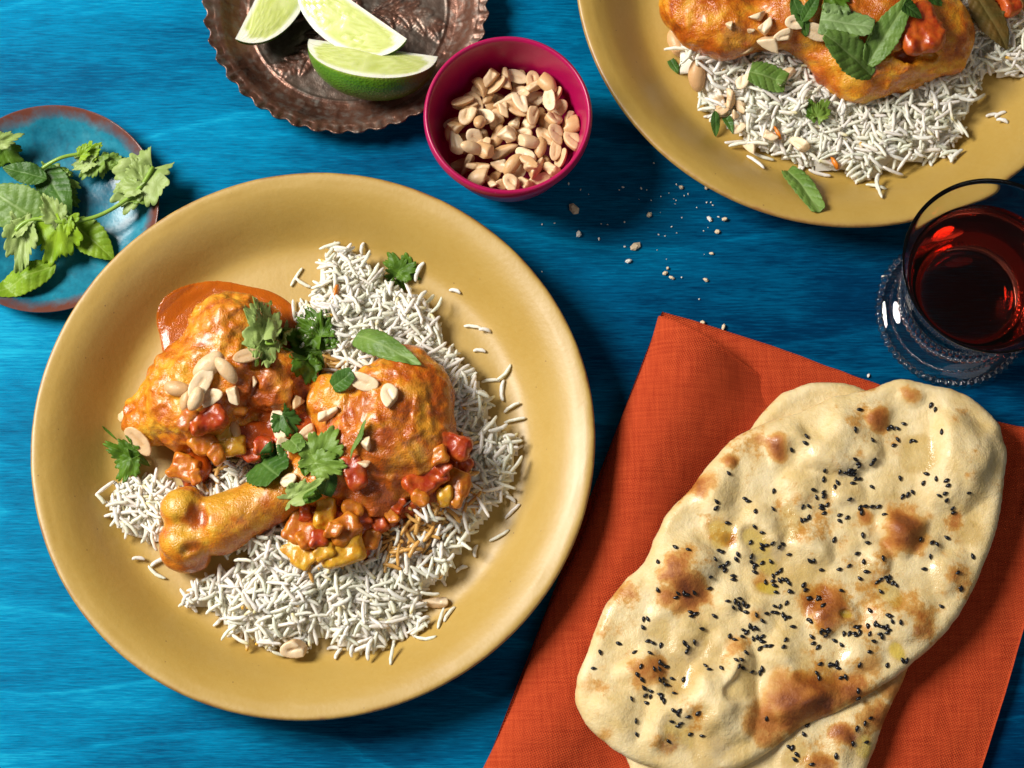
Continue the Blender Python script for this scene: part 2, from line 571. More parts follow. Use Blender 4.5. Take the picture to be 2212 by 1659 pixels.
def M_copper():
    m = Mat('aged_copper', Metallic=0.6)
    n = m.noise(38, 5, 0.65); f = m.noise(230, 3, 0.6)
    c = m.ramp(n, [(0.32, (0.06, 0.030, 0.020)), (0.47, (0.135, 0.058, 0.036)), (0.6, (0.19, 0.092, 0.06)), (0.74, (0.20, 0.155, 0.12))])
    c = m.mix(m.ramp(f, [(0.48, 0.0), (0.70, 0.6)]), c, (0.20, 0.19, 0.165))
    low = m.attr('low')
    c = m.mix(m.math('MULTIPLY', low, 0.6), c, (0.12, 0.105, 0.085))
    m.set('Base Color', c)
    m.set('Roughness', m.ramp(f, [(0.3, 0.30), (0.7, 0.52)]))
    m.bump(m.math('ADD', f, m.math('MULTIPLY', n, 1.4)), 0.0009, 0.4)
    return m.m

def M_enamel():
    m = Mat('turquoise_enamel', Roughness=0.22, Specular_IOR_Level=0.28)
    n = m.noise(26, 5, 0.68); f = m.noise(300, 3, 0.65)
    c = m.ramp(n, [(0.30, (0.003, 0.035, 0.06)), (0.45, (0.005, 0.105, 0.165)), (0.58, (0.015, 0.19, 0.27)), (0.75, (0.07, 0.29, 0.36))])
    c = m.mix(m.ramp(f, [(0.52, 0.0), (0.72, 0.5)]), c, (0.02, 0.09, 0.13))
    rim = m.attr('rim')
    rr = m.math('ADD', rim, m.math('MULTIPLY', m.math('SUBTRACT', m.noise(60, 5, 0.75), 0.5), 0.9))
    c = m.mix(m.ramp(rr, [(0.50, 0.0), (0.74, 0.5), (1.0, 1.0)]), c, (0.13, 0.042, 0.028))
    m.set('Base Color', c)
    m.bump(m.math('ADD', m.noise(90, 3), m.math('MULTIPLY', f, 0.2)), 0.0008, 0.3)
    return m.m

def M_bowl():
    m = Mat('magenta_plastic', Roughness=0.34, Specular_IOR_Level=0.45)
    n = m.noise(45, 3)
    c = m.mix(n, (0.35, 0.0025, 0.060), (0.42, 0.005, 0.085))
    sp = m.ramp(m.voro(430), [(0.04, 1.0), (0.09, 0.0)])
    sp = m.math('MULTIPLY', sp, m.ramp(m.noise(130, 2), [(0.57, 0.0), (0.66, 0.6)]))
    c = m.mix(sp, c, (0.75, 0.5, 0.5))
    m.set('Base Color', c)
    m.bump(m.noise(700, 2), 0.0002, 0.3)
    return m.m

def M_glass():
    m = Mat('clear_glass', Roughness=0.0, Base_Color=(0.97, 0.985, 0.98), IOR=1.48)
    m.set('Transmission Weight', 1.0)
    return m.m

def M_tea():
    m = Mat('black_tea', Roughness=0.0, Base_Color=(1, 1, 1), IOR=1.33)
    m.set('Transmission Weight', 1.0)
    va = m.node('VolumeAbsorption', i_Color=(0.85, 0.27, 0.07), i_Density=54.0)
    m.nt.links.new(va.outputs[0], m.out.inputs['Volume'])
    return m.m

def M_rind():
    m = Mat('lime_rind', Roughness=0.34, Specular_IOR_Level=0.5)
    n = m.noise(90, 3)
    c = m.mix(n, (0.040, 0.145, 0.006), (0.125, 0.285, 0.012))
    c = m.mix(m.attr('edge'), c, (0.40, 0.50, 0.06))
    m.set('Base Color', c)
    m.bump(m.voro(720), 0.0006, 0.4)
    return m.m

def M_pulp():
    m = Mat('lime_pulp', Roughness=0.22, Specular_IOR_Level=0.5)
    p = m.attr('pith'); s = m.attr('streak')
    c = m.mix(s, (0.48, 0.54, 0.12), (0.66, 0.70, 0.30))
    c = m.mix(p, c, (0.80, 0.80, 0.64))
    m.set('Base Color', c)
    m.set('Subsurface Weight', 0.4); m.set('Subsurface Radius', (0.004, 0.005, 0.002)); m.set('Subsurface Scale', 1.0)
    m.bump(m.math('ADD', s, m.math('MULTIPLY', m.noise(400, 2), 0.4)), 0.0005, 0.5)
    return m.m

def M_plain(name, colr, rough=0.4, var=0.3, scale=300, bump=0.0004):
    m = Mat(name, Roughness=rough)
    n = m.noise(scale, 3)
    c = m.mix(n, tuple(x * (1 - var) for x in colr), tuple(min(1, x * (1 + var)) for x in colr))
    m.set('Base Color', c)
    m.bump(n, bump, 0.5)
    return m.m

MT = dict(
    table=M_table(), plate=M_plate(), rice=M_rice(), chicken=M_chicken(),
    pool=M_sauce('orange_curry_gravy', (0.34, 0.066, 0.003), (0.50, 0.120, 0.005), 0.11),
    sauce=M_sauce('brick_red_curry_sauce', (0.24, 0.026, 0.002), (0.50, 0.085, 0.004), 0.22),
    tomato=M_veg('stewed_tomato', (0.34, 0.026, 0.003), (0.52, 0.105, 0.008)),
    onion=M_veg('curried_onion', (0.55, 0.24, 0.008), (0.68, 0.40, 0.030)),
    onion_red=M_veg('sauced_onion', (0.44, 0.105, 0.006), (0.60, 0.23, 0.016)),
    peanut=M_peanut(), peanut_warm=M_peanut('roasted_peanut', 1.0),
    cilantro=M_leaf('cilantro_green', (0.058, 0.140, 0.008), (0.140, 0.28, 0.018), (0.23, 0.38, 0.06)),
    cilantro_pale=M_leaf('cilantro_underside', (0.30, 0.43, 0.10), (0.47, 0.58, 0.20), (0.53, 0.63, 0.28)),
    cilantro_mid=M_leaf('cilantro_light_green', (0.15, 0.28, 0.030), (0.29, 0.44, 0.075), (0.38, 0.52, 0.15)),
    cilantro_bright=M_leaf('cilantro_bright_green', (0.20, 0.37, 0.012), (0.38, 0.57, 0.028), (0.48, 0.62, 0.09)),
    mint_mid=M_leaf('mint_light_green', (0.11, 0.22, 0.030), (0.22, 0.36, 0.070), (0.36, 0.49, 0.17)),
    mint_bright=M_leaf('mint_bright_green', (0.16, 0.31, 0.012), (0.31, 0.48, 0.024), (0.42, 0.56, 0.10)),
    carrot=M_plain('carrot_orange', (0.70, 0.20, 0.012), 0.35, 0.2),
    mint=M_leaf('mint_green', (0.036, 0.110, 0.014), (0.095, 0.22, 0.030), (0.22, 0.36, 0.11)),
    mint_pale=M_leaf('mint_underside', (0.18, 0.30, 0.08), (0.30, 0.44, 0.16), (0.42, 0.54, 0.26)),
    stem=M_plain('herb_stem', (0.22, 0.36, 0.04), 0.35, 0.2),
    curry_leaf=M_leaf('sauced_curry_leaf', (0.10, 0.085, 0.018), (0.22, 0.11, 0.02), (0.26, 0.20, 0.06)),
    naan=M_naan(), seed=M_plain('nigella_black', (0.006, 0.006, 0.008), 0.28, 0.3, 900),
    napkin=M_napkin(), copper=M_copper(), enamel=M_enamel(), bowl=M_bowl(), glass=M_glass(), tea=M_tea(),
    rind=M_rind(), pulp=M_pulp(),
)
# ------------------------------------------------------------------ setting
def build_table():
    x0, x1, y0, y1, t = -0.75, 0.75, -0.65, 0.7, 0.03
    V = [(x0, y0, -t), (x1, y0, -t), (x1, y1, -t), (x0, y1, -t), (x0, y0, 0), (x1, y0, 0), (x1, y1, 0), (x0, y1, 0)]
    F = [(3, 2, 1, 0), (4, 5, 6, 7), (0, 1, 5, 4), (1, 2, 6, 5), (2, 3, 7, 6), (3, 0, 4, 7)]
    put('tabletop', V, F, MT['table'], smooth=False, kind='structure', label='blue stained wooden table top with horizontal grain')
build_table()

# ------------------------------------------------------------------ the two stoneware plates
PLATE_R = float(np.linalg.norm(U(1277, 956, 0.0305) - U(73, 956, 0.0305)) / 2 * 1.008)
PLATE_PROF = [(0.0, 0.0070), (0.02, 0.0070), (0.04, 0.0070), (0.06, 0.0070), (0.08, 0.0070), (0.094, 0.0070), (0.100, 0.0073), (0.106, 0.0090),
              (0.112, 0.0140), (0.118, 0.0203), (0.124, 0.0257), (0.1295, 0.0291), (0.1330, 0.0304), (0.1352, 0.0310), (0.1368, 0.0312),
              (0.1380, 0.0309), (0.1386, 0.0298), (0.1383, 0.0284), (0.1370, 0.0268), (0.134, 0.0246), (0.129, 0.0208), (0.122, 0.0150), (0.112, 0.0074),
              (0.104, 0.0042), (0.098, 0.0030), (0.094, 0.0003), (0.090, 0.0002), (0.087, 0.0026), (0.04, 0.0030), (0.0, 0.0030)]

def plate_z(r):
    p = np.array([q for q in PLATE_PROF[:15]])
    return np.interp(r, p[:, 0] * PLATE_R / 0.1386, p[:, 1])

def build_plate(centre, label, seed):
    k = PLATE_R / 0.1386
    prof = spline([(max(r, 0.0008) * k, z) for r, z in PLATE_PROF], 3)
    prof[:, 0] = np.maximum(prof[:, 0], 0.0006)
    def wob(T, r, z):
        w = sstep(0.08, 0.138, r)
        dr = 0.0007 * w * (np.sin(2 * T + seed) + 0.6 * np.sin(3 * T + 2.1 * seed))
        dz = 0.0006 * w * np.sin(2 * T + 1.3 * seed) + 0.00018 * w * vnoise(T * 14, r * 300, z * 300, seed)
        return dr, dz
    V, F = lathe(prof, 192, centre, True, wob)
    r = np.repeat(prof[:, 0], 192); i = np.repeat(np.arange(len(prof)), 192)
    top = np.argmax(prof[:, 1])
    rim = np.exp(-((i - top - 3.5) / 3.0) ** 2) * (r > 0.12)
    put('dinner_plate', V, F, MT['plate'], centre, attrs={'rim': rim}, label=label, cat='plate', group='mustard dinner plates')
    return V, F

PC = U(675, 945, 0.0305); PC[2] = 0.0
p2 = U(1840, 482, 0.0305)
QC = np.array((p2[0], p2[1] + PLATE_R * 0.985, 0.0))
S1, S2 = Surf(), Surf()        # what toppings of either plate fall on
S1.add(*build_plate(PC, 'whole round mustard stoneware plate carrying two chicken pieces', 1.0))
S2.add(*build_plate(QC, 'mustard stoneware plate cut off by the photo edge, behind the tea glass', 2.7))

# ------------------------------------------------------------------ magenta bowl
BZ = 0.052
BC = U(1097, 246, BZ)
BOWL_R = float(np.linalg.norm(U(1280, 246, BZ) - U(914, 246, BZ)) / 2)
BC[2] = 0.0
def build_bowl():
    k = BOWL_R / 0.041
    outer = [(0.0005, 0.0012), (0.021, 0.0012), (0.0225, 0.0), (0.0245, 0.0), (0.0262, 0.0015), (0.0305, 0.010), (0.0345, 0.022), (0.0370, 0.034), (0.0388, 0.043), (0.0400, 0.0440),
             (0.0408, 0.0460), (0.0410, 0.0490), (0.0406, 0.0512), (0.0396, 0.0521), (0.0386, 0.0514), (0.0380, 0.0498)]
    inner = [(0.0368, 0.042), (0.0345, 0.030), (0.0315, 0.019), (0.0275, 0.0105), (0.022, 0.0058), (0.014, 0.0040), (0.0005, 0.0036)]
    prof = spline([(r * k, z) for r, z in outer + inner], 4)
    prof[:, 0] = np.maximum(prof[:, 0], 0.0004)
    V, F = lathe(prof, 128, BC)
    put('snack_bowl', V, F, MT['bowl'], BC, label='small deep magenta bowl filled with chopped peanuts', cat='bowl')
    return k, np.array([(r * k, z) for r, z in inner[::-1]])
BOWL_K, BOWL_IN = build_bowl()

# ------------------------------------------------------------------ copper dish with crimped rim
CDZ = 0.016
CC = U(742, 0, CDZ)
CD_R = float(np.linalg.norm(U(742, 286, CDZ)[:2] - CC[:2]))
CD_R = max(CD_R, float(np.linalg.norm(U(1050, 10, CDZ) - U(434, 10, CDZ)) / 2))
CC = U(742, 286, CDZ); CC = np.array((CC[0], CC[1] + CD_R * 0.995, 0.0))
def build_copper():
    nr, na = 110, 440
    k = CD_R / 0.070
    rr = np.linspace(0.0004, 0.0700, nr)
    zt = np.interp(rr, [0, 0.050, 0.054, 0.058, 0.0625, 0.0648, 0.066, 0.0700], [0.0035, 0.0035, 0.0042, 0.0070, 0.0125, 0.0138, 0.0140, 0.0165])
    th = np.linspace(0, 2 * np.pi, na, endpoint=False)
    RR, TH = np.meshgrid(rr, th, indexing='ij')
    Z = np.repeat(zt[:, None], na, 1)
    # crimps: flat facets between small raised pleats on the outer lip
    nf = 42
    ph = (TH / (2 * np.pi) * nf) % 1.0
    lip = sstep(0.0640, 0.0685, RR)
    saw = np.where(ph < 0.40, np.sin(np.pi * ph / 0.40), 0)
    Z = Z + lip * (0.0022 * saw - 0.0008)
    dr = lip * (0.0011 * np.cos(2 * np.pi * (ph - 0.2)) - 0.0004)
    # shallow ribs on the wall
    wall = sstep(0.052, 0.056, RR) * (1 - sstep(0.0625, 0.064, RR))
    rib = (TH / (2 * np.pi) * 21) % 1.0
    Z = Z + wall * 0.0005 * (np.abs(rib - 0.5) < 0.04)
    # embossed leaf sprays on the floor
    X, Y = RR * np.cos(TH), RR * np.sin(TH)
    relief = np.zeros_like(Z)
    for s in range(6):
        a0 = s * np.pi / 3 - 1.35
        u = X * np.cos(a0) + Y * np.sin(a0); v = -X * np.sin(a0) + Y * np.cos(a0)
        v = v - 0.006 * np.sin((u - 0.01) * 75)
        relief = np.maximum(relief, np.exp(-(v / 0.0007) ** 2) * sstep(0.010, 0.014, u) * (1 - sstep(0.044, 0.047, u)))
        for q in range(4):
            for sg in (-1, 1):
                ca, lu = 0.012 + q * 0.0085, 0.0165 - 0.0012 * q
                b = sg * (0.66 - 0.08 * q)
                du, dv = u - ca, v
                p = du * np.cos(b) + dv * np.sin(b); w = -du * np.sin(b) + dv * np.cos(b)
                w = w + sg * 0.0012 * np.sin(np.clip(p / lu, 0, 1) * np.pi)
                half = 0.0040 * np.clip(np.sin(np.pi * np.clip(p / lu, 0, 1) ** 0.8), 0, 1) ** 0.8 * (1 + 0.16 * np.sin(p / 0.0014 * 2 * np.pi)) + 1e-5
                leaf = sstep(1.1, 0.55, np.abs(w) / half) * (p > 0) * (p < lu)
                leaf = leaf * (1 - 0.75 * np.exp(-(w / 0.0004) ** 2)) * (0.9 + 0.1 * np.cos((p - np.abs(w)) / 0.0009 * 2))
                relief = np.maximum(relief, leaf)
    for q in range(12):
        a = q * np.pi / 6
        petal = sstep(1.0, 0.6, np.hypot((X - 0.006 * np.cos(a)) / 0.0022, (Y - 0.006 * np.sin(a)) / 0.0022))
        relief = np.maximum(relief, petal * 0.8)
    ring = np.exp(-((RR - 0.0492) / 0.0006) ** 2)
    floor = 1 - sstep(0.0485, 0.050, RR)
    relief = relief * floor
    Z = Z + 0.0011 * relief + 0.0008 * ring + 0.00025 * fbm(X * 180, Y * 180, 0 * X, 4)
    low = (1 - np.clip(relief * 1.4, 0, 1)) * floor
    RR = RR + dr
    top = np.stack([CC[0] + k * RR * np.cos(TH), CC[1] + k * RR * np.sin(TH), Z], -1).reshape(-1, 3)
    bot = np.stack([CC[0] + k * RR * np.cos(TH), CC[1] + k * RR * np.sin(TH), np.maximum(Z - 0.0011 * relief - 0.0018, 0.0004)], -1).reshape(-1, 3)
    V = np.concatenate([top, bot]); n = nr * na
    i, j = np.meshgrid(np.arange(nr - 1), np.arange(na), indexing='ij'); jn = (j + 1) % na
    q = np.stack([i * na + j, (i + 1) * na + j, (i + 1) * na + jn, i * na + jn], -1).reshape(-1, 4)
    F = [tuple(t) for t in q.tolist()] + [tuple(x + n for x in t[::-1]) for t in q.tolist()]
    e = (nr - 1) * na
    F += [(e + a, e + a + n, e + (a + 1) % na + n, e + (a + 1) % na) for a in range(na)]
    F += [tuple(range(na))[::-1], tuple(range(n, n + na))]
    put('copper_dish', V, F, MT['copper'], CC, attrs={'low': np.tile(low.ravel(), 2)}, label='aged copper dish with crimped edge and embossed leaves holding lime wedges', cat='dish')
    s = Surf(); s.add(V, F); return s
SC = build_copper()

# ------------------------------------------------------------------ small enamel dish
EZ = 0.013
EC = U(106, 446, EZ); EC[2] = 0
ED_R = float(np.linalg.norm(U(341, 446, EZ)[:2] - EC[:2]))
def build_enamel():
    k = ED_R / 0.054
    pts = [(0.0005, 0.0032), (0.012, 0.0032), (0.024, 0.0034), (0.034, 0.0044), (0.042, 0.0066), (0.048, 0.0094), (0.0525, 0.0120), (0.0538, 0.0125), (0.0540, 0.0119),
           (0.0533, 0.0108), (0.048, 0.0076), (0.040, 0.0042), (0.030, 0.0016), (0.022, 0.0004), (0.0005, 0.0004)]
    prof = spline([(r * k, z) for r, z in pts], 5); prof[:, 0] = np.maximum(prof[:, 0], 0.0004)
    def wob(T, r, z):
        w = sstep(0.03, 0.054, r)
        return 0.0005 * w * np.sin(3 * T + 1), 0.0005 * w * np.sin(2 * T) + 0.00012 * vnoise(r * np.cos(T) * 120, r * np.sin(T) * 120, z * 0, 5)
    V, F = lathe(prof, 160, EC, True, wob)
    r = np.repeat(prof[:, 0], 160)
    rim = sstep(0.040 * k, 0.0542 * k, r)
    put('enamel_dish', V, F, MT['enamel'], EC, attrs={'rim': rim}, label='small turquoise enamel dish with brown rim holding fresh herbs', cat='dish')
    s = Surf(); s.add(V, F); return s
SE = build_enamel()

# ------------------------------------------------------------------ tea glass
GZ = 0.083
GB = U(2057, 677, 0.003)                      # foot centre
GT = U(2147, 567, GZ)                         # rim centre
G_R = float(np.linalg.norm(U(2147, 567, GZ) - U(1950, 567, GZ)))
G_F = float(np.linalg.norm(U(2057, 677, 0.003) - U(1897, 677, 0.003)))
GC = np.array(((GB[0] + GT[0]) / 2, (GB[1] + GT[1]) / 2, 0.0))
print('glass foot/rim centre', GB, GT, G_F, G_R, 'plate R', PLATE_R, 'bowl', BOWL_R, 'copper', CD_R, 'enamel', ED_R)
def build_glass():
    root = empty('tea_glass', GC, 'clear flared tea glass with beaded foot, filled with dark red tea', 'glass')
    w = 0.0011
    r_in = lambda z: np.interp(z, [0.017, 0.024, 0.035, 0.055, 0.083], [0.0225, 0.0268, 0.0292, 0.0330, G_R - w])
    zi = np.linspace(0.0830, 0.0185, 26)
    outer = [(0.0005, 0.0012), (0.018, 0.0012), (0.026, 0.0006), (G_F - 0.0035, 0.0002), (G_F - 0.0014, 0.0010), (G_F - 0.0008, 0.0030), (G_F - 0.003, 0.0046), (0.0300, 0.0062), (0.0262, 0.0090), (0.0248, 0.0135),
             (0.0262, 0.0185), (0.0292, 0.0225), (0.0298, 0.0245), (0.0298, 0.0262), (0.0302, 0.0300), (0.0325, 0.0440), (0.0352, 0.0600), (G_R - 0.0016, 0.0760), (G_R, 0.0826), (G_R - 0.0003, 0.0832)]
    o = spline(outer, 5); o[:, 0] = np.maximum(o[:, 0], 0.0004)
    inn = np.array([(r_in(z), z) for z in zi] + [(0.0190, 0.0162), (0.010, 0.0150), (0.0005, 0.0148)])
    V, F = lathe(np.concatenate([o, inn]), 120, GC)
    put('glass_body', V, F, MT['glass'], GC, root)
    def bead_ring(r, z, size, n):
        per = 10
        T = np.linspace(0, 2 * np.pi, n * per, endpoint=False)
        sc = size * (0.35 + 0.65 * np.abs(np.sin(T * n / 2)))
        q = 8
        V, F = [], []
        for i, t in enumerate(T):
            for j in range(q):
                a = 2 * np.pi * j / q
                rr = r + sc[i] * np.cos(a)
                V.append((GC[0] + rr * np.cos(t), GC[1] + rr * np.sin(t), z + sc[i] * np.sin(a)))
        m = len(T)
        for i in range(m):
            for j in range(q):
                F.append((i * q + j, ((i + 1) % m) * q + j, ((i + 1) % m) * q + (j + 1) % q, i * q + (j + 1) % q))
        return np.array(V), F
    for r, z, s, n in ((G_F, 0.0030, 0.0020, 62), (G_F - 0.0052, 0.0062, 0.0009, 72), (0.0312, 0.0254, 0.0014, 56)):
        put('bead_ring', *bead_ring(r, z, s, n), MT['glass'], GC, root)
    lev = 0.0640
    zs = np.linspace(0.0185, lev, 16)
    e = 0.00018
    tp = [(0.0005, 0.0148 + e), (0.010, 0.0150 + e), (0.0190 - e, 0.0162 + e)] + [(r_in(z) - e, z) for z in zs] + [(r_in(lev) - 0.0010, lev - 0.0006), (r_in(lev) - 0.003, lev - 0.0008), (0.0005, lev - 0.0008)]
    V, F = lathe(tp, 120, GC)
    put('tea', V, F, MT['tea'], GC, root, label='dark red tea')
build_glass()

# ------------------------------------------------------------------ linen napkin
def build_napkin():
    A, B, C, D = (U(*p) for p in ((1429, 677), (2240, 940), (2052, 1705), (1030, 1705)))
    A2 = U(1423, 674, 0.012); D2 = U(1024, 1705, 0.012)
    root = empty('napkin', (A + B + C + D) / 4, 'folded orange-red linen napkin lying under the flatbreads', 'napkin')
    def sheet(P, nu, nv, zf, th):
        """P: four world corners A B C D (u from A to B, v from A to D); zf(u, v) -> top height"""
        u, v = np.meshgrid(np.linspace(0, 1, nu), np.linspace(0, 1, nv), indexing='ij')
        X = [(1 - u) * (1 - v) * P[0][i] + u * (1 - v) * P[1][i] + u * v * P[2][i] + (1 - u) * v * P[3][i] for i in (0, 1)]
        dx, dy, z = zf(u, v, X[0], X[1])
        X[0] = X[0] + dx; X[1] = X[1] + dy
        top = np.stack([X[0], X[1], z], -1).reshape(-1, 3)
        bot = np.stack([X[0], X[1], np.maximum(z - th, 0.0004)], -1).reshape(-1, 3)
        n = nu * nv
        i, j = np.meshgrid(np.arange(nu - 1), np.arange(nv - 1), indexing='ij')
        q = np.stack([i * nv + j, i * nv + j + 1, (i + 1) * nv + j + 1, (i + 1) * nv + j], -1).reshape(-1, 4)[:, ::-1]
        F = [tuple(t) for t in q.tolist()] + [tuple(x + n for x in t[::-1]) for t in q.tolist()]
        ring = [a * nv for a in range(nu)] + [(nu - 1) * nv + b for b in range(1, nv)] + [a * nv + nv - 1 for a in range(nu - 2, -1, -1)] + [b for b in range(nv - 2, 0, -1)]
        F += [(ring[a - 1], ring[a], ring[a] + n, ring[a - 1] + n) for a in range(len(ring))]
        return np.concatenate([top, bot]), F
    W = float(np.linalg.norm(B - A))
    def z_low(u, v, x, y):
        z = 0.0022 + 0.0006 * fbm(x * 30, y * 30, 0 * x, 3) + 0.0005 * sstep(0.03, 0.0, u * W)
        hem = 0.0014 * (sstep(0.0, 0.002, (1 - u) * W) * (1 - sstep(0.008, 0.0095, (1 - u) * W)))
        ed = 0.0007 * vnoise(x * 90, y * 90, 0 * x, 8) + 0.0015 * np.sin(u * 7) * (v < 0.01) + 0.0015 * np.sin(v * 8) * (u > 0.99)
        return ed * (u > 0.99), ed * (v < 0.01), z + hem
    V, F = sheet([A, B, C, D], 90, 90, z_low, 0.0016)
    put('lower_layer', V, F, MT['napkin'], root.location, root)
    S3.add(V, F)
    # upper layer: folded over at the A-D side with a fat soft roll, its far edge a little short of the lower one
    E = U(1790, 838, 0.004); G = U(2100, 1200, 0.004)
    Bu = U(2205, 1050, 0.008); Cu = U(2010, 1705, 0.004)
    nu, nv = 150, 110
    rad = 0.0100
    u, v = np.meshgrid(np.linspace(0, 1, nu), np.linspace(0, 1, nv), indexing='ij')
    # profile across: starts under the roll, goes round it, then runs flat
    arc = np.pi * 0.010
    P0 = [(1 - v) * A2[i] + v * D2[i] for i in (0, 1)]
    P1 = [(1 - v) * Bu[i] + v * Cu[i] for i in (0, 1)]
    P0[0] = P0[0] + 0.0036 * np.sin(np.pi * v) + 0.0010 * np.sin(v * 17); P0[1] = P0[1] + 0.0008 * np.sin(v * 11)
    dxy = [P1[i] - P0[i] for i in (0, 1)]
    L = np.hypot(*dxy); ex, ey = dxy[0] / L, dxy[1] / L
    s = u * (L + arc * 0.9)
    ph = np.clip(s / (arc * 0.9), 0, 1) * np.pi
    flat = np.maximum(s - arc * 0.9, 0)
    fall = 1 - 0.0
    # the roll is fat at the folded edge, then settles
    taper = 0.86 + 0.14 * np.sin(v * 5 + 0.4)
    top_h = 0.0058 + (2 * rad * taper - 0.0058) * (1 - sstep(0.0, 0.042, flat)) 
    rx = 0.021
    low = ph < np.pi / 2
    off = np.where(low, 0.004 * (1 - np.sin(ph)), rx * (1 - np.sin(ph))) * (flat <= 0) + np.where(flat > 0, rx + flat, 0)
    zmid = 0.0085
    zz = np.where(low, 0.0030 + (zmid - 0.0030) * (1 - np.cos(ph)), zmid + (2 * rad * taper - zmid) * (-np.cos(ph)))
    zz = np.where(flat > 0, top_h, zz)
    x = P0[0] + ex * off; y = P0[1] + ey * off
    zz = zz + 0.0013 * fbm(x * 20, y * 20, 0 * x, 9) * sstep(0.0, 0.02, s) + 0.00025 * vnoise(x * 150, y * 150, 0 * x, 12)
    # top edge sags towards the table and bows a bit
    sag = (1 - sstep(0.0, 0.035, v * 0.245))
    zz = zz - 0.0050 * sag * sstep(0.0, 0.05, flat)
    bow = 0.010 * np.sin(np.pi * np.clip(u, 0, 1)) * (1 - sstep(0, 0.3, v))
    y = y - bow * 0.6
    th = 0.0012
    top = np.stack([x, y, zz], -1)
    # offset along normals for thickness
    tu = np.gradient(top, axis=0); tv = np.gradient(top, axis=1)
    nn = np.cross(tv, tu); nn /= np.linalg.norm(nn, axis=-1)[..., None] + 1e-12
    sg = np.sign(nn[-10, nv // 2, 2]); nn = nn * sg
    botm = top - nn * th
    botm[..., 2] = np.maximum(botm[..., 2], 0.0006)
    V = np.concatenate([top.reshape(-1, 3), botm.reshape(-1, 3)]); n = nu * nv
    i, j = np.meshgrid(np.arange(nu - 1), np.arange(nv - 1), indexing='ij')
    q = np.stack([i * nv + j, i * nv + j + 1, (i + 1) * nv + j + 1, (i + 1) * nv + j], -1).reshape(-1, 4)[:, ::-1]
    F = [tuple(t) for t in q.tolist()] + [tuple(x + n for x in t[::-1]) for t in q.tolist()]
    ring = [a * nv for a in range(nu)] + [(nu - 1) * nv + b for b in range(1, nv)] + [a * nv + nv - 1 for a in range(nu - 2, -1, -1)] + [b for b in range(nv - 2, 0, -1)]
    F += [(ring[a - 1], ring[a], ring[a] + n, ring[a - 1] + n) for a in range(len(ring))]
    put('upper_layer', V, F, MT['napkin'], root.location, root)
    S3.add(V, F)
S3 = Surf()
build_napkin()

# ------------------------------------------------------------------ flatbreads
NAAN_TOP = [(1728, 886), (1770, 868), (1820, 849), (1880, 836), (1938, 817), (1969, 817), (2043, 833), (2089, 848), (2130, 876), (2164, 916), (2178, 969), (2178, 1010), (2173, 1061),
            (2155, 1154), (2140, 1192), (2111, 1265), (2083, 1316), (2038, 1373), (1961, 1444), (1925, 1472), (1873, 1503), (1833, 1526), (1742, 1566), (1674, 1614), (1630, 1645), (1560, 1672), (1480, 1676),
            (1404, 1656), (1358, 1639), (1316, 1611), (1273, 1571), (1246, 1527), (1243, 1483), (1256, 1440), (1270, 1410), (1299, 1330), (1331, 1273), (1390, 1212), (1435, 1117), (1481, 1066), (1549, 981), (1614, 925), (1670, 903)]
NAAN_LOW = [(1636, 905), (1672, 862), (1712, 836), (1770, 822), (1835, 826), (1885, 846), (1960, 900), (2030, 1000), (2040, 1150), (2010, 1330), (1966, 1444), (1941, 1500), (1915, 1557), (1887, 1628), (1868, 1670), (1840, 1730),
            (1700, 1800), (1500, 1790), (1400, 1730), (1362, 1655), (1352, 1600), (1380, 1400), (1500, 1150), (1580, 1000)]
BROWN = [(1679, 968, 30, .75), (1577, 997, 17, .5), (1533, 1042, 34, .36), (1515, 1060, 20, .45), (1574, 1160, 15, .5), (1462, 1225, 46, .34), (1488, 1278, 40, .82), (1440, 1290, 26, .55), (1901, 904, 22, .62), (1969, 845, 21, .5),
         (1955, 1140, 52, .86), (1935, 1165, 30, .55), (1873, 1114, 19, .55), (2062, 1123, 17, .42), (1799, 1316, 48, .62), (1760, 1300, 30, .5), (1754, 1512, 62, .78), (1703, 1526, 52, .75), (1660, 1560, 46, .55), (1800, 1490, 40, .55),
         (2000, 1353, 26, .4), (1392, 1452, 42, .5), (1420, 1440, 26, .55), (1650, 1255, 22, .36), (1690, 1480, 40, .42), (1850, 1490, 34, .45), (1300, 1590, 26, .28), (1270, 1480, 30, .25), (1960, 1300, 28, .26),
         (1350, 1280, 26, .4), (2080, 1240, 26, .2), (1420, 1610, 30, .22), (1590, 1390, 24, .3), (1820, 1180, 20, .22), (1720, 1080, 18, .24), (1630, 1330, 20, .28), (1880, 1440, 40, .3)]
PUFF = [(1545, 1510, 85, 9.5), (1470, 1235, 62, 7.0), (1810, 955, 78, 6.5), (2085, 985, 82, 8.5), (1952, 1142, 44, 8.5), (1540, 1045, 52, 5.0), (1640, 1155, 46, 4.0), (1800, 1316, 48, 5.0), (1735, 1505, 70, 7.0), (1577, 997, 16, 2.5),
        (1700, 950, 50, 4.5), (1560, 1110, 46, 4.0), (1968, 850, 30, 4.0), (1902, 900, 24, 3.0), (1395, 1450, 44, 4.5), (2060, 1240, 40, 4.5), (1950, 1330, 56, 4.5), (1850, 1400, 46, 4.0), (1640, 1330, 36, 2.5), (1330, 1540, 46, 3.0),
        (1420, 1590, 34, 3.5), (1750, 1190, 40, 3.6), (1720, 1060, 32, 3.0), (1880, 1220, 34, 2.8), (1480, 1380, 40, 3.0), (1580, 1290, 32, 3.0), (2020, 1060, 36, 2.6), (1690, 1400, 42, 2.8), (1560, 1420, 36, 2.2), (2000, 1180, 30, 2.6), (1830, 1060, 36, 3.0), (1440, 1330, 30, 2.4)]
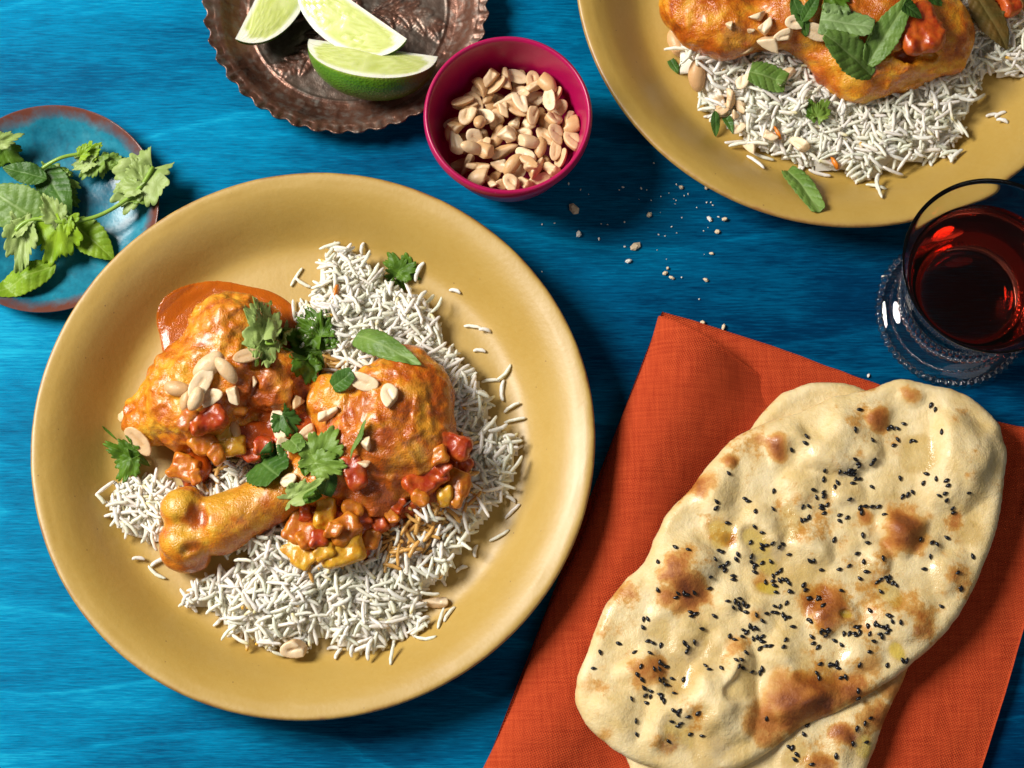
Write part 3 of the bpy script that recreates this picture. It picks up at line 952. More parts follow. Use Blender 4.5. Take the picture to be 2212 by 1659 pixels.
OIL = [(1560, 1140, 46, .75), (1655, 1275, 24, 1.0), (1650, 1190, 44, .8), (1935, 1415, 24, 1.0), (1825, 1330, 16, .95), (1860, 1240, 50, .55), (1450, 1600, 44, .7), (1800, 1050, 40, .5), (1980, 980, 36, .6), (1420, 1360, 34, .6), (1720, 1240, 60, .6),
       (2090, 1150, 30, .5), (1920, 1280, 40, .7), (1600, 1470, 40, .6), (1780, 1440, 50, .6), (1690, 1120, 40, .6), (1520, 1600, 60, .5), (1500, 1440, 60, .45), (1990, 1260, 30, .4), (1880, 1590, 40, .6), (1760, 1640, 40, .5)]
def build_naan(name, outline, base, thick, seed, label, spots, puffs, oils, h=0.0011):
    zt = base + thick
    P = smooth_poly([U(x, y, zt)[:2] for x, y in outline], 4)
    P = P + 0.0006 * np.stack([vnoise(P[:, 0] * 160, P[:, 1] * 160, 0, seed), vnoise(P[:, 0] * 160, P[:, 1] * 160, 5, seed)], 1)
    lo, hi = P.min(0) - 0.004, P.max(0) + 0.004
    px = 0.92 / FOC
    def fields(x, y):
        bump = 0.0; br = 0.0; oil = 0.0
        for (a, b, r, hh) in puffs:
            c = U(a, b, zt)
            w1 = 0.45 * r * px * vnoise(x * 75, y * 75, a, seed); w2 = 0.45 * r * px * vnoise(x * 75, y * 75, b, seed + 1)
            q = ((x + w1 - c[0]) ** 2 + (y + w2 - c[1]) ** 2) / (r * px) ** 2
            bump = bump + 0.001 * hh * np.clip(1 - q * 0.62, 0, 1) ** 1.35
        for (a, b, r, k) in spots:
            c = U(a, b, zt + 0.003)
            wx = 0.35 * r * px * vnoise(x * 130, y * 130, a, seed); wy = 0.35 * r * px * vnoise(x * 130, y * 130, b, seed)
            q = np.sqrt((x + wx - c[0]) ** 2 + (y + wy - c[1]) ** 2) / (r * px)
            br = np.maximum(br, k * (1 - sstep(0.15, 1.5, q)))
        for (a, b, r, k) in oils:
            c = U(a, b, zt)
            wx = 0.6 * r * px * vnoise(x * 90, y * 90, a, seed + 4); wy = 0.6 * r * px * vnoise(x * 90, y * 90, b, seed + 4)
            q = np.sqrt((x + wx - c[0]) ** 2 + (y + wy - c[1]) ** 2) / (r * px)
            oil = np.maximum(oil, k * (1 - sstep(0.55, 1.1, q)))
        return bump, br, oil
    gx = np.arange(lo[0], hi[0] + h, h); gy = np.arange(lo[1], hi[1] + h, h)
    GX, GY = np.meshgrid(gx, gy, indexing='ij')
    sd = poly_sd(GX, GY, P)
    bump, br, oil = fields(GX, GY)
    ins = np.clip(-sd, 0, None)
    edge = np.sqrt(np.clip(1 - (1 - np.clip(ins / 0.0055, 0, 1)) ** 2, 0, 1))
    lumps = 0.0015 * fbm(GX * 42, GY * 42, 0 * GX, seed, 2) + 0.0005 * fbm(GX * 150, GY * 150, 0 * GX, seed + 3, 2) * (0.4 + np.clip(fbm(GX * 25, GY * 25, 0 * GX, seed + 8, 1), 0, 1))
    ztop = base + thick * (0.25 + 0.75 * edge) + (bump * (1 - 0.55 * oil) + lumps) * sstep(0.0, 0.012, ins)
    zbot = base + 0.0012 * (1 - edge)
    def f(X, Y, Z):
        zt_, zb_ = ztop[:, :, None], zbot[:, :, None]
        d = np.maximum(Z - zt_, zb_ - Z) * 0.8
        return np.maximum(d, sd[:, :, None] * 0.9)
    zmax = float(ztop[sd < 0].max()) + 0.003
    n2 = (len(gx) - 1.4) * h, (len(gy) - 1.4) * h
    V, F = surfnet(f, (lo[0], lo[1], base - 0.002), (lo[0] + n2[0], lo[1] + n2[1], zmax), h)
    _, vb, vo = fields(V[:, 0], V[:, 1])
    sdv = poly_sd(V[:, 0], V[:, 1], P)
    vb = np.maximum(vb, 0.05 * sstep(-0.004, -0.001, sdv))
    org = np.array((*P.mean(0), base))
    o = put(name, V, F, MT['naan'], org, attrs={'brown': vb, 'oil': vo}, label=label, cat='flatbread', group='oiled flatbreads')
    S = Surf(); S.add(V, F)
    return o, S
naan_low, SN_low = build_naan('flatbread', NAAN_LOW, 0.0115, 0.006, 31, 'lower flatbread mostly hidden, peeking out under the big seeded one',
                              [(1827, 1594, 24, .6), (1900, 1540, 40, .5), (1930, 1480, 40, .45), (1780, 1650, 20, .3), (1920, 1450, 60, .4)], [(1800, 1600, 60, 3), (1730, 1640, 40, 3), (1860, 1560, 40, 2.5)], [(1870, 1610, 30, .9), (1700, 1640, 40, .6)])
naan_top, SN = build_naan('flatbread', NAAN_TOP, 0.0175, 0.0065, 5, 'large top flatbread with browned blisters, oil and black nigella seeds', BROWN, PUFF, OIL)
# ------------------------------------------------------------------ signed-distance sculpting of the food
mm = 0.001
def smin(a, b, k):
    h = np.clip(0.5 + 0.5 * (b - a) / k, 0, 1)
    return b * (1 - h) + a * h - k * h * (1 - h)

def ell(c, r):
    c, r = np.asarray(c), np.asarray(r, float)
    def f(X, Y, Z):
        k0 = np.sqrt(((X - c[0]) / r[0]) ** 2 + ((Y - c[1]) / r[1]) ** 2 + ((Z - c[2]) / r[2]) ** 2)
        return (k0 - 1) * r.min() * 1.0
    return f

def cap(a, b, ra, rb):
    a, b = np.asarray(a), np.asarray(b)
    d = b - a; L2 = d.dot(d)
    def f(X, Y, Z):
        t = np.clip(((X - a[0]) * d[0] + (Y - a[1]) * d[1] + (Z - a[2]) * d[2]) / L2, 0, 1)
        return np.sqrt((X - a[0] - d[0] * t) ** 2 + (Y - a[1] - d[1] * t) ** 2 + (Z - a[2] - d[2] * t) ** 2) - (ra + (rb - ra) * t)
    return f

def W(x, y, z):          # traced point -> world, z in mm
    return U(x, y, z * mm)

def sculpt(prims, k=4 * mm, cuts=(), disp=None, h=0.9 * mm, pad=5 * mm, zmin=None):
    """prims: list of SDF callables with .box; returns verts, faces"""
    los = np.min([p[1] for p in prims], 0) - pad; his = np.max([p[2] for p in prims], 0) + pad
    if zmin is not None: los[2] = max(los[2], zmin - 2 * h)
    def f(X, Y, Z):
        d = None
        for p in prims:
            v = p[0](X, Y, Z)
            d = v if d is None else smin(d, v, p[3] if len(p) > 3 else k)
        for c, kk in cuts:
            d = -smin(-d, c(X, Y, Z), kk)
        if disp is not None:
            m_ = np.abs(d) < 6 * mm
            d = d.copy(); d[m_] = d[m_] + disp(X[m_], Y[m_], Z[m_])
        if zmin is not None: d = np.maximum(d, zmin - Z)
        return d
    return surfnet(f, los, his, h)

def E(x, y, z, rx, ry, rz):
    c = W(x, y, z); r = np.array((rx, ry, rz)) * mm
    return (ell(c, r), c - r, c + r)
def K(p, q, ra, rb):
    a, b = W(*p), W(*q); m_ = max(ra, rb) * mm
    return (cap(a, b, ra * mm, rb * mm), np.minimum(a, b) - m_, np.maximum(a, b) + m_)

def spots_attr(V, spots):
    """soft patches round traced points: (x, y, z, radius mm, weight)"""
    a = np.zeros(len(V))
    for x, y, z, r, w in spots:
        c = W(x, y, z)
        d = np.linalg.norm((V - c) * np.array((1, 1, 0.6)), axis=1) / (r * mm)
        d = d + 0.35 * vnoise(V[:, 0] * 260, V[:, 1] * 260, V[:, 2] * 260, int(x))
        a = np.maximum(a, w * (1 - sstep(0.45, 1.15, d)))
    return a

def curry_disp(seed, a1=1.6, a2=1.0, a3=0.4):
    def f(X, Y, Z):
        rid = 1 - np.abs(vnoise(X * 120, Y * 120, Z * 120, seed + 31)) * 2
        return -(a1 * mm * fbm(X * 75, Y * 75, Z * 75, seed, 2) + 0.55 * a1 * mm * np.clip(rid, 0, 1) ** 2 + a2 * mm * vnoise(X * 230, Y * 230, Z * 230, seed + 5) + a3 * mm * vnoise(X * 520, Y * 520, Z * 520, seed + 9))
    return f

# ------------------------------------------------------------------ rice
def grain_mesh(seed, length, bend, tint, tip=None):
    r_ = random.Random(seed)
    ns, nr = 7, 8
    V, T = [], []
    w = 0.00099 * r_.uniform(0.82, 1.14)
    ts = [0.0, 0.09, 0.28, 0.5, 0.72, 0.91, 1.0]
    rad = [0.50, 0.86, 1.0, 1.04, 1.0, 0.84, 0.44]
    for t, q in zip(ts, rad):
        s = (t - 0.5) * length
        y = bend * ((t - 0.5) ** 2 * 4 - 0.5)
        for j in range(nr):
            a = 2 * math.pi * (j + 0.5 * (ts.index(t) % 2)) / nr
            V.append((s, y + math.cos(a) * w * q * r_.uniform(0.9, 1.1), math.sin(a) * w * 0.88 * q))
            c = np.array(tint)
            if tip is not None: c = c + (np.array(tip) - c) * sstep(0.55, 0.95, t)
            T.append(c)
    F = []
    for i in range(ns - 1):
        for j in range(nr):
            k = (j + 1) % nr
            F.append((i * nr + j, i * nr + k, (i + 1) * nr + k, (i + 1) * nr + j))
    F += [tuple(range(nr))[::-1], tuple((ns - 1) * nr + j for j in range(nr))]
    return np.array(V), F, np.array(T)

RW, RY, RO, RS = (0.91, 0.855, 0.735), (0.80, 0.70, 0.36), (0.70, 0.36, 0.07), (0.80, 0.42, 0.015)
GRAINS = []
for i in range(14):
    L = (8.8 + 4.2 * rng.random()) * mm if i % 5 else 6.2 * mm
    GRAINS.append((*grain_mesh(i, L, rng.uniform(-1.2, 1.2) * mm, tuple(c * rng.uniform(0.94, 1.04) for c in RW)), L))
for i in range(3): GRAINS.append((*grain_mesh(40 + i, 9.5 * mm, 0.5 * mm, RW, RY), 9.5 * mm))
GRAINS.append((*grain_mesh(50, 9.5 * mm, -0.5 * mm, RW, RS), 9.5 * mm))
for i in range(3): GRAINS.append((*grain_mesh(60 + i, 9.5 * mm, 0.6 * mm, RO), 9.5 * mm))
NW, NALL = 14, len(GRAINS)
GM = [make_mesh('rice_grain', v, f, MT['rice'], True, {'tint': t}) for v, f, t, L in GRAINS]

def grain_pick(stain):
    u = rng.random()
    if u < stain: return rng.choice((18, 19, 20))
    if u < stain + 0.06: return rng.choice((14, 15, 16))
    if u < stain + 0.072: return 17
    return rng.randrange(NW)

class Heap:
    """drops grains one at a time on a height map"""
    def __init__(self, centre, rad, cell=0.0007):
        self.c, self.cell = np.asarray(centre), cell
        self.n = int(2 * rad / cell) + 1
        self.o = self.c[:2] - rad
        g = self.o[0] + cell * np.arange(self.n), self.o[1] + cell * np.arange(self.n)
        X, Y = np.meshgrid(*g, indexing='ij')
        self.H = plate_z(np.hypot(X - self.c[0], Y - self.c[1]))
        self.X, self.Y = X, Y
        self.floor = self.H.copy()
    def ij(self, x, y):
        return np.clip(((x - self.o[0]) / self.cell).astype(int), 0, self.n - 1), np.clip(((y - self.o[1]) / self.cell).astype(int), 0, self.n - 1)
    def h(self, x, y):
        i, j = self.ij(np.asarray([x]), np.asarray([y])); return float(self.H[i[0], j[0]])
    def drop(self, x, y, yaw, L, w=0.00099, sink=0.95):
        ts = np.linspace(-0.5, 0.5, 9) * L
        gx, gy = x + ts * math.cos(yaw), y + ts * math.sin(yaw)
        i, j = self.ij(gx, gy)
        hs = self.H[i, j]
        a, b = hs[:5].max(), hs[4:].max()
        # rest on the highest support of either half
        ia, ib = ts[int(np.argmax(hs[:5]))], ts[4 + int(np.argmax(hs[4:]))]
        if ib - ia < 0.2 * L: sl = 0.0
        else: sl = (b - a) / (ib - ia)
        sl = max(-0.28, min(0.28, sl))
        zc_ = max((hs - ts * sl).max() - sink * w, hs.mean()) + w * 0.85
        z = zc_ + ts * sl
        px, py = -math.sin(yaw), math.cos(yaw)
        for o_, dz in ((-0.0009, 0.35), (0, 0.85), (0.0009, 0.35)):
            ii, jj = self.ij(gx + px * o_, gy + py * o_)
            np.maximum.at(self.H, (ii, jj), z + dz * w)
        return zc_, math.atan(sl)

def grain_matrix(x, y, z, yaw, pitch):
    return Matrix.Translation((x, y, z)) @ Matrix.Rotation(yaw, 4, 'Z') @ Matrix.Rotation(-pitch, 4, 'Y') @ Matrix.Rotation(rng.uniform(-0.9, 0.9), 4, 'X')

def rice_heap(centre, polys, target, n_try, stain, surf, label, hidden, strays, group):
    hp = Heap(centre, 0.135)
    PS = [smooth_poly([U(x, y, 0.012)[:2] for x, y in p], 3) for p in polys]
    sd = np.min([poly_sd(hp.X, hp.Y, p) for p in PS], 0)
    sd = sd + 0.004 * fbm(hp.X * 90, hp.Y * 90, 0 * hp.X, 21, 2)
    tgt = hp.floor + target(np.clip(-sd, 0, None), hp.X, hp.Y)
    cand = np.argwhere(sd < -0.0006)
    placed = []
    for _ in range(n_try):
        i, j = cand[rng.randrange(len(cand))]
        if hp.H[i, j] > tgt[i, j]: continue
        x, y = hp.X[i, j] + rng.uniform(-1, 1) * hp.cell, hp.Y[i, j] + rng.uniform(-1, 1) * hp.cell
        g = grain_pick(float(stain(x, y)))
        yaw = rng.uniform(0, 2 * math.pi)
        z, pit = hp.drop(x, y, yaw, GRAINS[g][3])
        placed.append((x, y, z, yaw, pit, g))
    edge = np.argwhere((sd > 0.0) & (sd < 0.009))
    for _ in range(75):
        i, j = edge[rng.randrange(len(edge))]
        g, yaw = grain_pick(0.0), rng.uniform(0, 2 * math.pi)
        if rng.random() < sd[i, j] / 0.009: continue
        z, pit = hp.drop(hp.X[i, j], hp.Y[i, j], yaw, GRAINS[g][3], sink=0.2)
        placed.append((hp.X[i, j], hp.Y[i, j], z, yaw, pit, g))
    # what is on top now: compare each grain's middle with the finished height map
    vis = []
    for q in placed:
        cover = hp.h(q[0], q[1]) - q[2]
        vis.append((cover, q))
    keep = [(c, q) for c, q in vis if c < 0.0052 and not hidden(q[0], q[1], q[2])]
    keep.sort(key=lambda t: t[0] - 0.02 * GRAINS[t[1][5]][3])
    root = empty('rice_heap', np.array((centre[0], centre[1], 0.007)), label, 'rice', group)
    tops, rest = keep[:290], keep[290:]
    for c, (x, y, z, yaw, pit, g) in tops:
        inst('rice_grain', GM[g], grain_matrix(x, y, z, yaw, pit), root)
    VV, FF, TT, n = [], [], [], 0
    for c, (x, y, z, yaw, pit, g) in rest:
        v, f, t, L = GRAINS[g]
        M = np.array(grain_matrix(x, y, z, yaw, pit))
        VV.append(v @ M[:3, :3].T + M[:3, 3]); TT.append(t)
        FF.extend([tuple(a + n for a in q) for q in f]); n += len(v)
    # packed inside of the heap, just under the loose top grains
    st = 3
    dep = hp.H - hp.floor
    pad_ = np.pad(dep, 4, mode='edge')
    dep = sum(pad_[4 + a:4 + a + hp.n, 4 + b:4 + b + hp.n] for a in range(-4, 5, 2) for b in range(-4, 5, 2)) / 25
    core = (dep * 0.88 - 0.0023)[::st, ::st]
    cx_, cy_, cf = hp.X[::st, ::st], hp.Y[::st, ::st], hp.floor[::st, ::st]
    core = core + 0.0006 * vnoise(cx_ * 420, cy_ * 420, 0 * cx_, 5)
    m_ = core.shape[1]
    cv = np.stack([cx_, cy_, cf + np.maximum(core, -0.001)], -1).reshape(-1, 3)
    ok = core > 0.0002
    ii, jj = np.nonzero(ok[:-1, :-1] & ok[1:, :-1] & ok[:-1, 1:] & ok[1:, 1:])
    cq = np.stack([ii * m_ + jj, (ii + 1) * m_ + jj, (ii + 1) * m_ + jj + 1, ii * m_ + jj + 1], 1)
    used, inv = np.unique(cq.ravel(), return_inverse=True)
    VV.append(cv[used]); TT.append(np.tile(np.array(RW) * 0.97, (len(used), 1)))
    FF.extend([tuple(q) for q in (inv.reshape(-1, 4) + n).tolist()]); n += len(used)
    VV = np.concatenate(VV)
    put('rice_mass', VV, FF, MT['rice'], root.location, root, True, {'tint': np.concatenate(TT)}, kind='stuff')
    surf.add(VV, FF)
    allv, allf, n = [], [], 0
    for c, (x, y, z, yaw, pit, g) in tops:
        v, f, t, L = GRAINS[g]; M = np.array(grain_matrix(x, y, z, yaw, pit))
        allv.append(v @ M[:3, :3].T + M[:3, 3]); allf.extend([tuple(a + n for a in q) for q in f]); n += len(v)
    surf.add(np.concatenate(allv), allf)
    print(label, 'grains', len(placed), 'kept', len(keep))
    for (px, py, ang, kind, lab) in strays:
        p = U(px, py, 0.009)
        r = math.hypot(p[0] - centre[0], p[1] - centre[1])
        p = U(px, py, float(plate_z(r)) + 0.001)
        g = {'w': rng.randrange(1, 5), 's': 5, 'y': 15, 'o': 17}[kind]
        z, pit = hp.drop(p[0], p[1], R(ang), GRAINS[g][3], sink=0)
        inst('rice_grain', GM[g], grain_matrix(p[0], p[1], z, R(ang), pit), label=lab, cat='rice grain', group='loose rice grains')

# ------------------------------------------------------------------ chicken on the whole plate
def build_thigh():
    pr = [E(500, 712, 31, 19, 18, 16), K((492, 730, 30), (415, 880, 24), 18, 20), E(440, 838, 26, 27, 23, 18), K((400, 885, 23), (318, 905, 19), 15, 9), E(328, 900, 18, 13, 12, 10),
          K((530, 800, 29), (618, 832, 25), 17, 15), E(622, 838, 24, 17, 16, 15), E(475, 905, 17, 26, 15, 11), E(560, 905, 16, 22, 13, 10), E(560, 690, 24, 9, 9, 8), E(512, 680, 40, 8, 7, 6), E(455, 760, 36, 9, 12, 7)]
    cuts = [(cap(W(560, 765, 46), W(545, 850, 40), 4 * mm, 3 * mm), 5 * mm), (ell(W(668, 850, 36), np.array((9, 13, 8)) * mm), 3 * mm)]
    V, F = sculpt(pr, 6 * mm, cuts, curry_disp(3), 0.85 * mm, 4 * mm, 10 * mm)
    tone = spots_attr(V, [(440, 775, 44, 8, .45), (395, 830, 38, 9, .4), (470, 745, 45, 6, .35), (350, 905, 27, 8, .5), (550, 705, 40, 5, .5), (600, 835, 40, 8, .35)])
    deep = spots_attr(V, [(545, 850, 36, 13, .85), (590, 880, 22, 16, .95), (480, 920, 24, 12, .6), (500, 690, 48, 9, .3), (655, 870, 24, 12, .7), (640, 800, 30, 9, .5), (560, 790, 40, 8, .55)])
    put('chicken_thigh', V, F, MT['chicken'], W(470, 830, 12), attrs={'tone': tone, 'deep': deep}, label='knobbly chicken thigh in orange curry beside the gravy pool, topped with peanut halves', cat='chicken')
    S1.add(V, F); CH.add(V, F)

def build_drumstick():
    pr = [E(858, 905, 29, 26, 30, 21), E(885, 850, 28, 19, 20, 18), E(905, 955, 25, 17, 22, 17), K((810, 950, 27), (690, 1030, 25), 21, 14), K((690, 1030, 25), (600, 1072, 24), 13.5, 11.4), K((600, 1072, 24), (474, 1133, 23), 11.4, 14.6),
          (*E(430, 1140, 22, 11, 14, 11), 1.2 * mm), (*E(395, 1102, 27, 10.8, 10.5, 10.5), 3 * mm), (*E(400, 1166, 24, 12.5, 11, 11), 3 * mm), (*E(404, 1203, 17, 11, 7.5, 8), 2 * mm), (*E(372, 1185, 18, 6, 7, 6), 2 * mm), (*E(412, 1070, 24, 5, 4, 5), 2 * mm), E(720, 868, 28, 11, 12, 10), K((722, 868, 28), (760, 950, 28), 11, 14), E(800, 1060, 22, 20, 14, 13), E(875, 795, 26, 9, 9, 10)]
    cuts = [(ell(W(427, 1116, 37), np.array((4.8, 10, 5.5)) * mm), 1.5 * mm), (cap(W(400, 1192, 33), W(440, 1186, 34), 2.2 * mm, 2.6 * mm), 2 * mm), (cap(W(748, 850, 45), W(760, 925, 48), 2.6 * mm, 2.2 * mm), 3 * mm),
            (cap(W(385, 1132, 37), W(400, 1140, 36), 3 * mm, 3 * mm), 3 * mm), (cap(W(800, 1000, 48), W(880, 1030, 40), 2.4 * mm, 2 * mm), 3 * mm)]
    dd = curry_disp(8, 1.4, 0.8, 0.32)
    def disp(X, Y, Z):
        sm = sstep(W(560, 1000, 20)[0], W(700, 1000, 20)[0], X)
        return dd(X, Y, Z) * (0.32 + 0.68 * sm)
    V, F = sculpt(pr, 6 * mm, cuts, disp, 0.85 * mm, 4 * mm, 9 * mm)
    tone = spots_attr(V, [(390, 1092, 36, 11, 1.0), (402, 1158, 33, 9, .95), (470, 1080, 34, 9, .8), (545, 1055, 36, 10, .7), (620, 1040, 37, 9, .6), (520, 1085, 36, 12, .6), (372, 1180, 20, 8, .6), (890, 990, 42, 9, .5), (920, 930, 42, 8, .5), (850, 1020, 36, 8, .5), (900, 850, 44, 8, .4), (725, 860, 38, 9, .55)])
    deep = spots_attr(V, [(822, 945, 49, 8, .95), (800, 1010, 38, 14, .7), (860, 890, 50, 11, .4), (770, 880, 46, 9, .7), (760, 960, 40, 9, .7), (418, 1118, 30, 7, .85), (420, 1185, 29, 5, .8), (620, 1100, 20, 16, .7), (500, 1150, 15, 12, .5), (940, 890, 32, 12, .5), (900, 1050, 26, 16, .7), (800, 1070, 26, 20, .9), (850, 810, 36, 10, .5)])
    put('chicken_drumstick', V, F, MT['chicken'], W(760, 980, 12), attrs={'tone': tone, 'deep': deep}, label='curried chicken drumstick with bare knuckle end pointing left across the whole plate', cat='chicken')
    S1.add(V, F); CH.add(V, F)
CH = Surf()
build_thigh(); build_drumstick()

def build_pool():
    out = [(338, 690), (352, 655), (385, 628), (430, 611), (480, 606), (535, 616), (585, 628), (628, 655), (642, 690), (640, 760), (560, 830), (430, 850), (362, 810), (352, 770), (345, 730)]
    P = smooth_poly([U(x, y, 0.0085)[:2] for x, y in out], 6)
    lo, hi = P.min(0) - 3 * mm, P.max(0) + 3 * mm
    def f(X, Y, Z):
        sd = poly_sd(X[:, :, 0], Y[:, :, 0], P)[:, :, None]
        x2, y2 = X[:, :, 0], Y[:, :, 0]
        fl = plate_z(np.hypot(x2 - PC[0], y2 - PC[1]))[:, :, None]
        t = 2.1 * mm * np.sqrt(np.clip(-sd / (5 * mm), 0.0, 1)) + 0.35 * mm * fbm(x2 * 60, y2 * 60, 0 * x2, 6, 2)[:, :, None]
        return np.maximum(np.maximum(Z - fl - t, fl - 0.6 * mm - Z), sd)
    V, F = surfnet(f, (*lo, 5.5 * mm), (*hi, 26 * mm), 0.7 * mm)
    put('gravy_pool', V, F, MT['pool'], U(480, 700, 0.007), label='shiny pool of orange gravy spreading behind the chicken thigh', cat='gravy')
    S1.add(V, F)
build_pool()

# ------------------------------------------------------------------ rice on both plates
HEAP1 = [[(640, 672), (665, 640), (700, 612), (705, 575), (735, 535), (775, 548), (800, 570), (815, 605), (860, 635), (905, 648), (935, 690), (962, 720), (985, 770), (1020, 812), (1048, 860), (1060, 920), (1100, 955), (1095, 1020), (1072, 1075), (1040, 1120),
          (1005, 1150), (990, 1205), (945, 1235), (925, 1290), (900, 1345), (840, 1368), (770, 1385), (690, 1362), (640, 1388), (575, 1405), (530, 1372), (480, 1340), (455, 1300), (400, 1322), (385, 1285), (440, 1255), (520, 1235), (540, 1190), (440, 1190), (372, 1165),
          (300, 1160), (262, 1120), (242, 1060), (258, 1035), (330, 1040), (380, 1045), (450, 1010), (600, 980), (650, 800), (660, 730)]]
def target1(d, x, y):
    return np.minimum(0.0115, 0.0012 + 0.55 * d) * (0.75 + 0.35 * fbm(x * 60, y * 60, 0 * x, 77, 2))
STAIN1 = [(870, 1120, 105), (720, 1130, 110), (430, 1005, 75), (950, 1070, 85), (650, 1010, 70), (970, 980, 60), (690, 790, 50)]
def stain1(x, y):
    s = 0.0
    for a, b, r in STAIN1:
        c = U(a, b, 0.015); d = math.hypot(x - c[0], y - c[1]) / (r * 0.00023)
        s = max(s, 0.8 * max(0.0, 1 - d * d * 0.8))
    return s
ctree = CH
def hidden1(x, y, z):
    for dx, dy in ((0.006, 0), (-0.006, 0), (0, 0.006), (0, -0.006)):
        if ctree.cast(Vector((x + dx, y + dy, z)), Vector((0, 0, 1))) is None: return False
    return True
ST1 = [(640, 598, 60, 'w', 'slanted loose rice grain above the gravy pool, upper of two'), (655, 612, 150, 'w', 'loose rice grain above the gravy pool, lower of two'), (783, 538, 80, 's', 'short loose grain at the top tip of the front rice heap'),
       (905, 588, 65, 'w', 'loose rice grain just right of the cilantro leaf on the plate wall'), (983, 628, -20, 's', 'short loose rice grain highest on the plate right of the heap'), (946, 668, 60, 'w', 'upright loose grain off the upper right of the front heap'),
       (1022, 706, -10, 'w', 'loose grain of the touching pair on the right plate wall, inner one'), (1048, 714, -12, 's', 'loose grain of the touching pair on the right plate wall, outer one'), (1036, 757, -5, 's', 'stubby loose grain below the touching pair'),
       (1060, 822, 5, 'w', 'level loose grain meeting a slanted one on the right wall'), (1090, 806, 48, 'w', 'slanted loose grain meeting a level one on the right wall'), (1105, 880, 30, 'w', 'slanted loose grain at the right end of the front plate floor'),
       (1112, 908, 10, 'w', 'level loose grain under the slanted one at the right plate wall'), (1103, 1078, -30, 's', 'lone short grain right of the tomato side of the heap'), (1027, 1190, 80, 's', 'square bit of rice off the lower right of the front heap'), (997, 1228, 25, 's', 'bit of rice beside the lower right tip of the front heap'),
       (300, 1207, 0, 's', 'tiny loose grain left of the drumstick knuckle'), (347, 1212, 25, 'w', 'loose grain touching the drumstick knuckle'), (338, 1238, -35, 'w', 'loose grain below and left of the drumstick knuckle'), (952, 1336, 75, 'w', 'loose grain of the V pair near the peanut chip, inner one'), (970, 1326, 55, 'w', 'loose grain of the V pair near the peanut chip, outer one'),
       (920, 1378, 0, 'w', 'level loose grain at the bottom right of the front heap'), (848, 1414, 82, 'w', 'upright loose grain nearest the bottom rim of the front plate'), (762, 1408, 85, 's', 'short upright grain below the front heap'), (720, 1400, 0, 's', 'short level grain right of the round peanut'), (730, 1412, 60, 's', 'crumb of rice under the short level grain'),
       (800, 1405, 80, 'w', 'hooked loose grain hanging off the bottom of the heap'), (612, 1413, -5, 'w', 'level loose grain touching the round peanut'), (522, 1384, -30, 'y', 'yellow loose grain at the lower left edge of the front heap'), (575, 1368, -50, 'w', 'slanted loose grain beside the yellow one'), (604, 1362, -72, 'w', 'steep loose grain above the round peanut')]
rice_heap(PC, HEAP1, target1, 26000, stain1, S1, 'heap of white basmati rice under the chicken on the whole plate', hidden1, ST1, 'rice heaps')

def sauce_blob(name, out, z, t, label, mat='sauce', seed=1, surf=S1, rough=1.0):
    P = smooth_poly([U(x, y, z * mm)[:2] for x, y in out], 5)
    lo, hi = P.min(0) - 3 * mm, P.max(0) + 3 * mm
    def f(X, Y, Z):
        x2, y2 = X[:, :, 0], Y[:, :, 0]
        sd = (poly_sd(x2, y2, P) + 1.2 * mm * vnoise(x2 * 210, y2 * 210, 0 * x2, seed))[:, :, None]
        th = t * mm * np.sqrt(np.clip(-sd / (7 * mm), 0, 1)) + (rough * (1.3 * mm * fbm(x2 * 130, y2 * 130, 0 * x2, seed, 3) + 0.4 * mm * vnoise(x2 * 480, y2 * 480, 0 * x2, seed)))[:, :, None]
        return np.maximum(np.maximum(Z - (z - t) * mm - th, (z - t - 6) * mm - Z), sd)
    V, F = surfnet(f, (*lo, (z - t - 7) * mm), (*hi, (z + 4) * mm), 0.8 * mm)
    put(name, V, F, MT[mat], W(*np.mean(out, 0), z - t - 5), label=label, cat='sauce')
    surf.add(V, F)
sauce_blob('curry_sauce', [(372, 925), (430, 960), (520, 985), (600, 1000), (640, 1010), (690, 990), (720, 930), (700, 870), (672, 800), (630, 860), (560, 880), (450, 900)], 29, 9, 'thick brick-red curry sauce in the gap between thigh and drumstick', seed=4)
sauce_blob('curry_sauce', [(640, 1085), (720, 1070), (800, 1090), (880, 1070), (950, 1000), (975, 940), (1010, 960), (1012, 1000), (1000, 1060), (960, 1085), (900, 1100), (850, 1130), (800, 1150), (800, 1195), (740, 1215), (690, 1200), (650, 1165)], 29, 9, 'lumpy red curry sauce spilling onto the rice below the drumstick meat', seed=9)
sauce_blob('curry_sauce', [(380, 985), (400, 968), (440, 980), (450, 1010), (430, 1045), (395, 1050), (380, 1020)], 23, 6, 'small tongue of orange sauce running onto the rice below the thigh', 'sauce', seed=14)

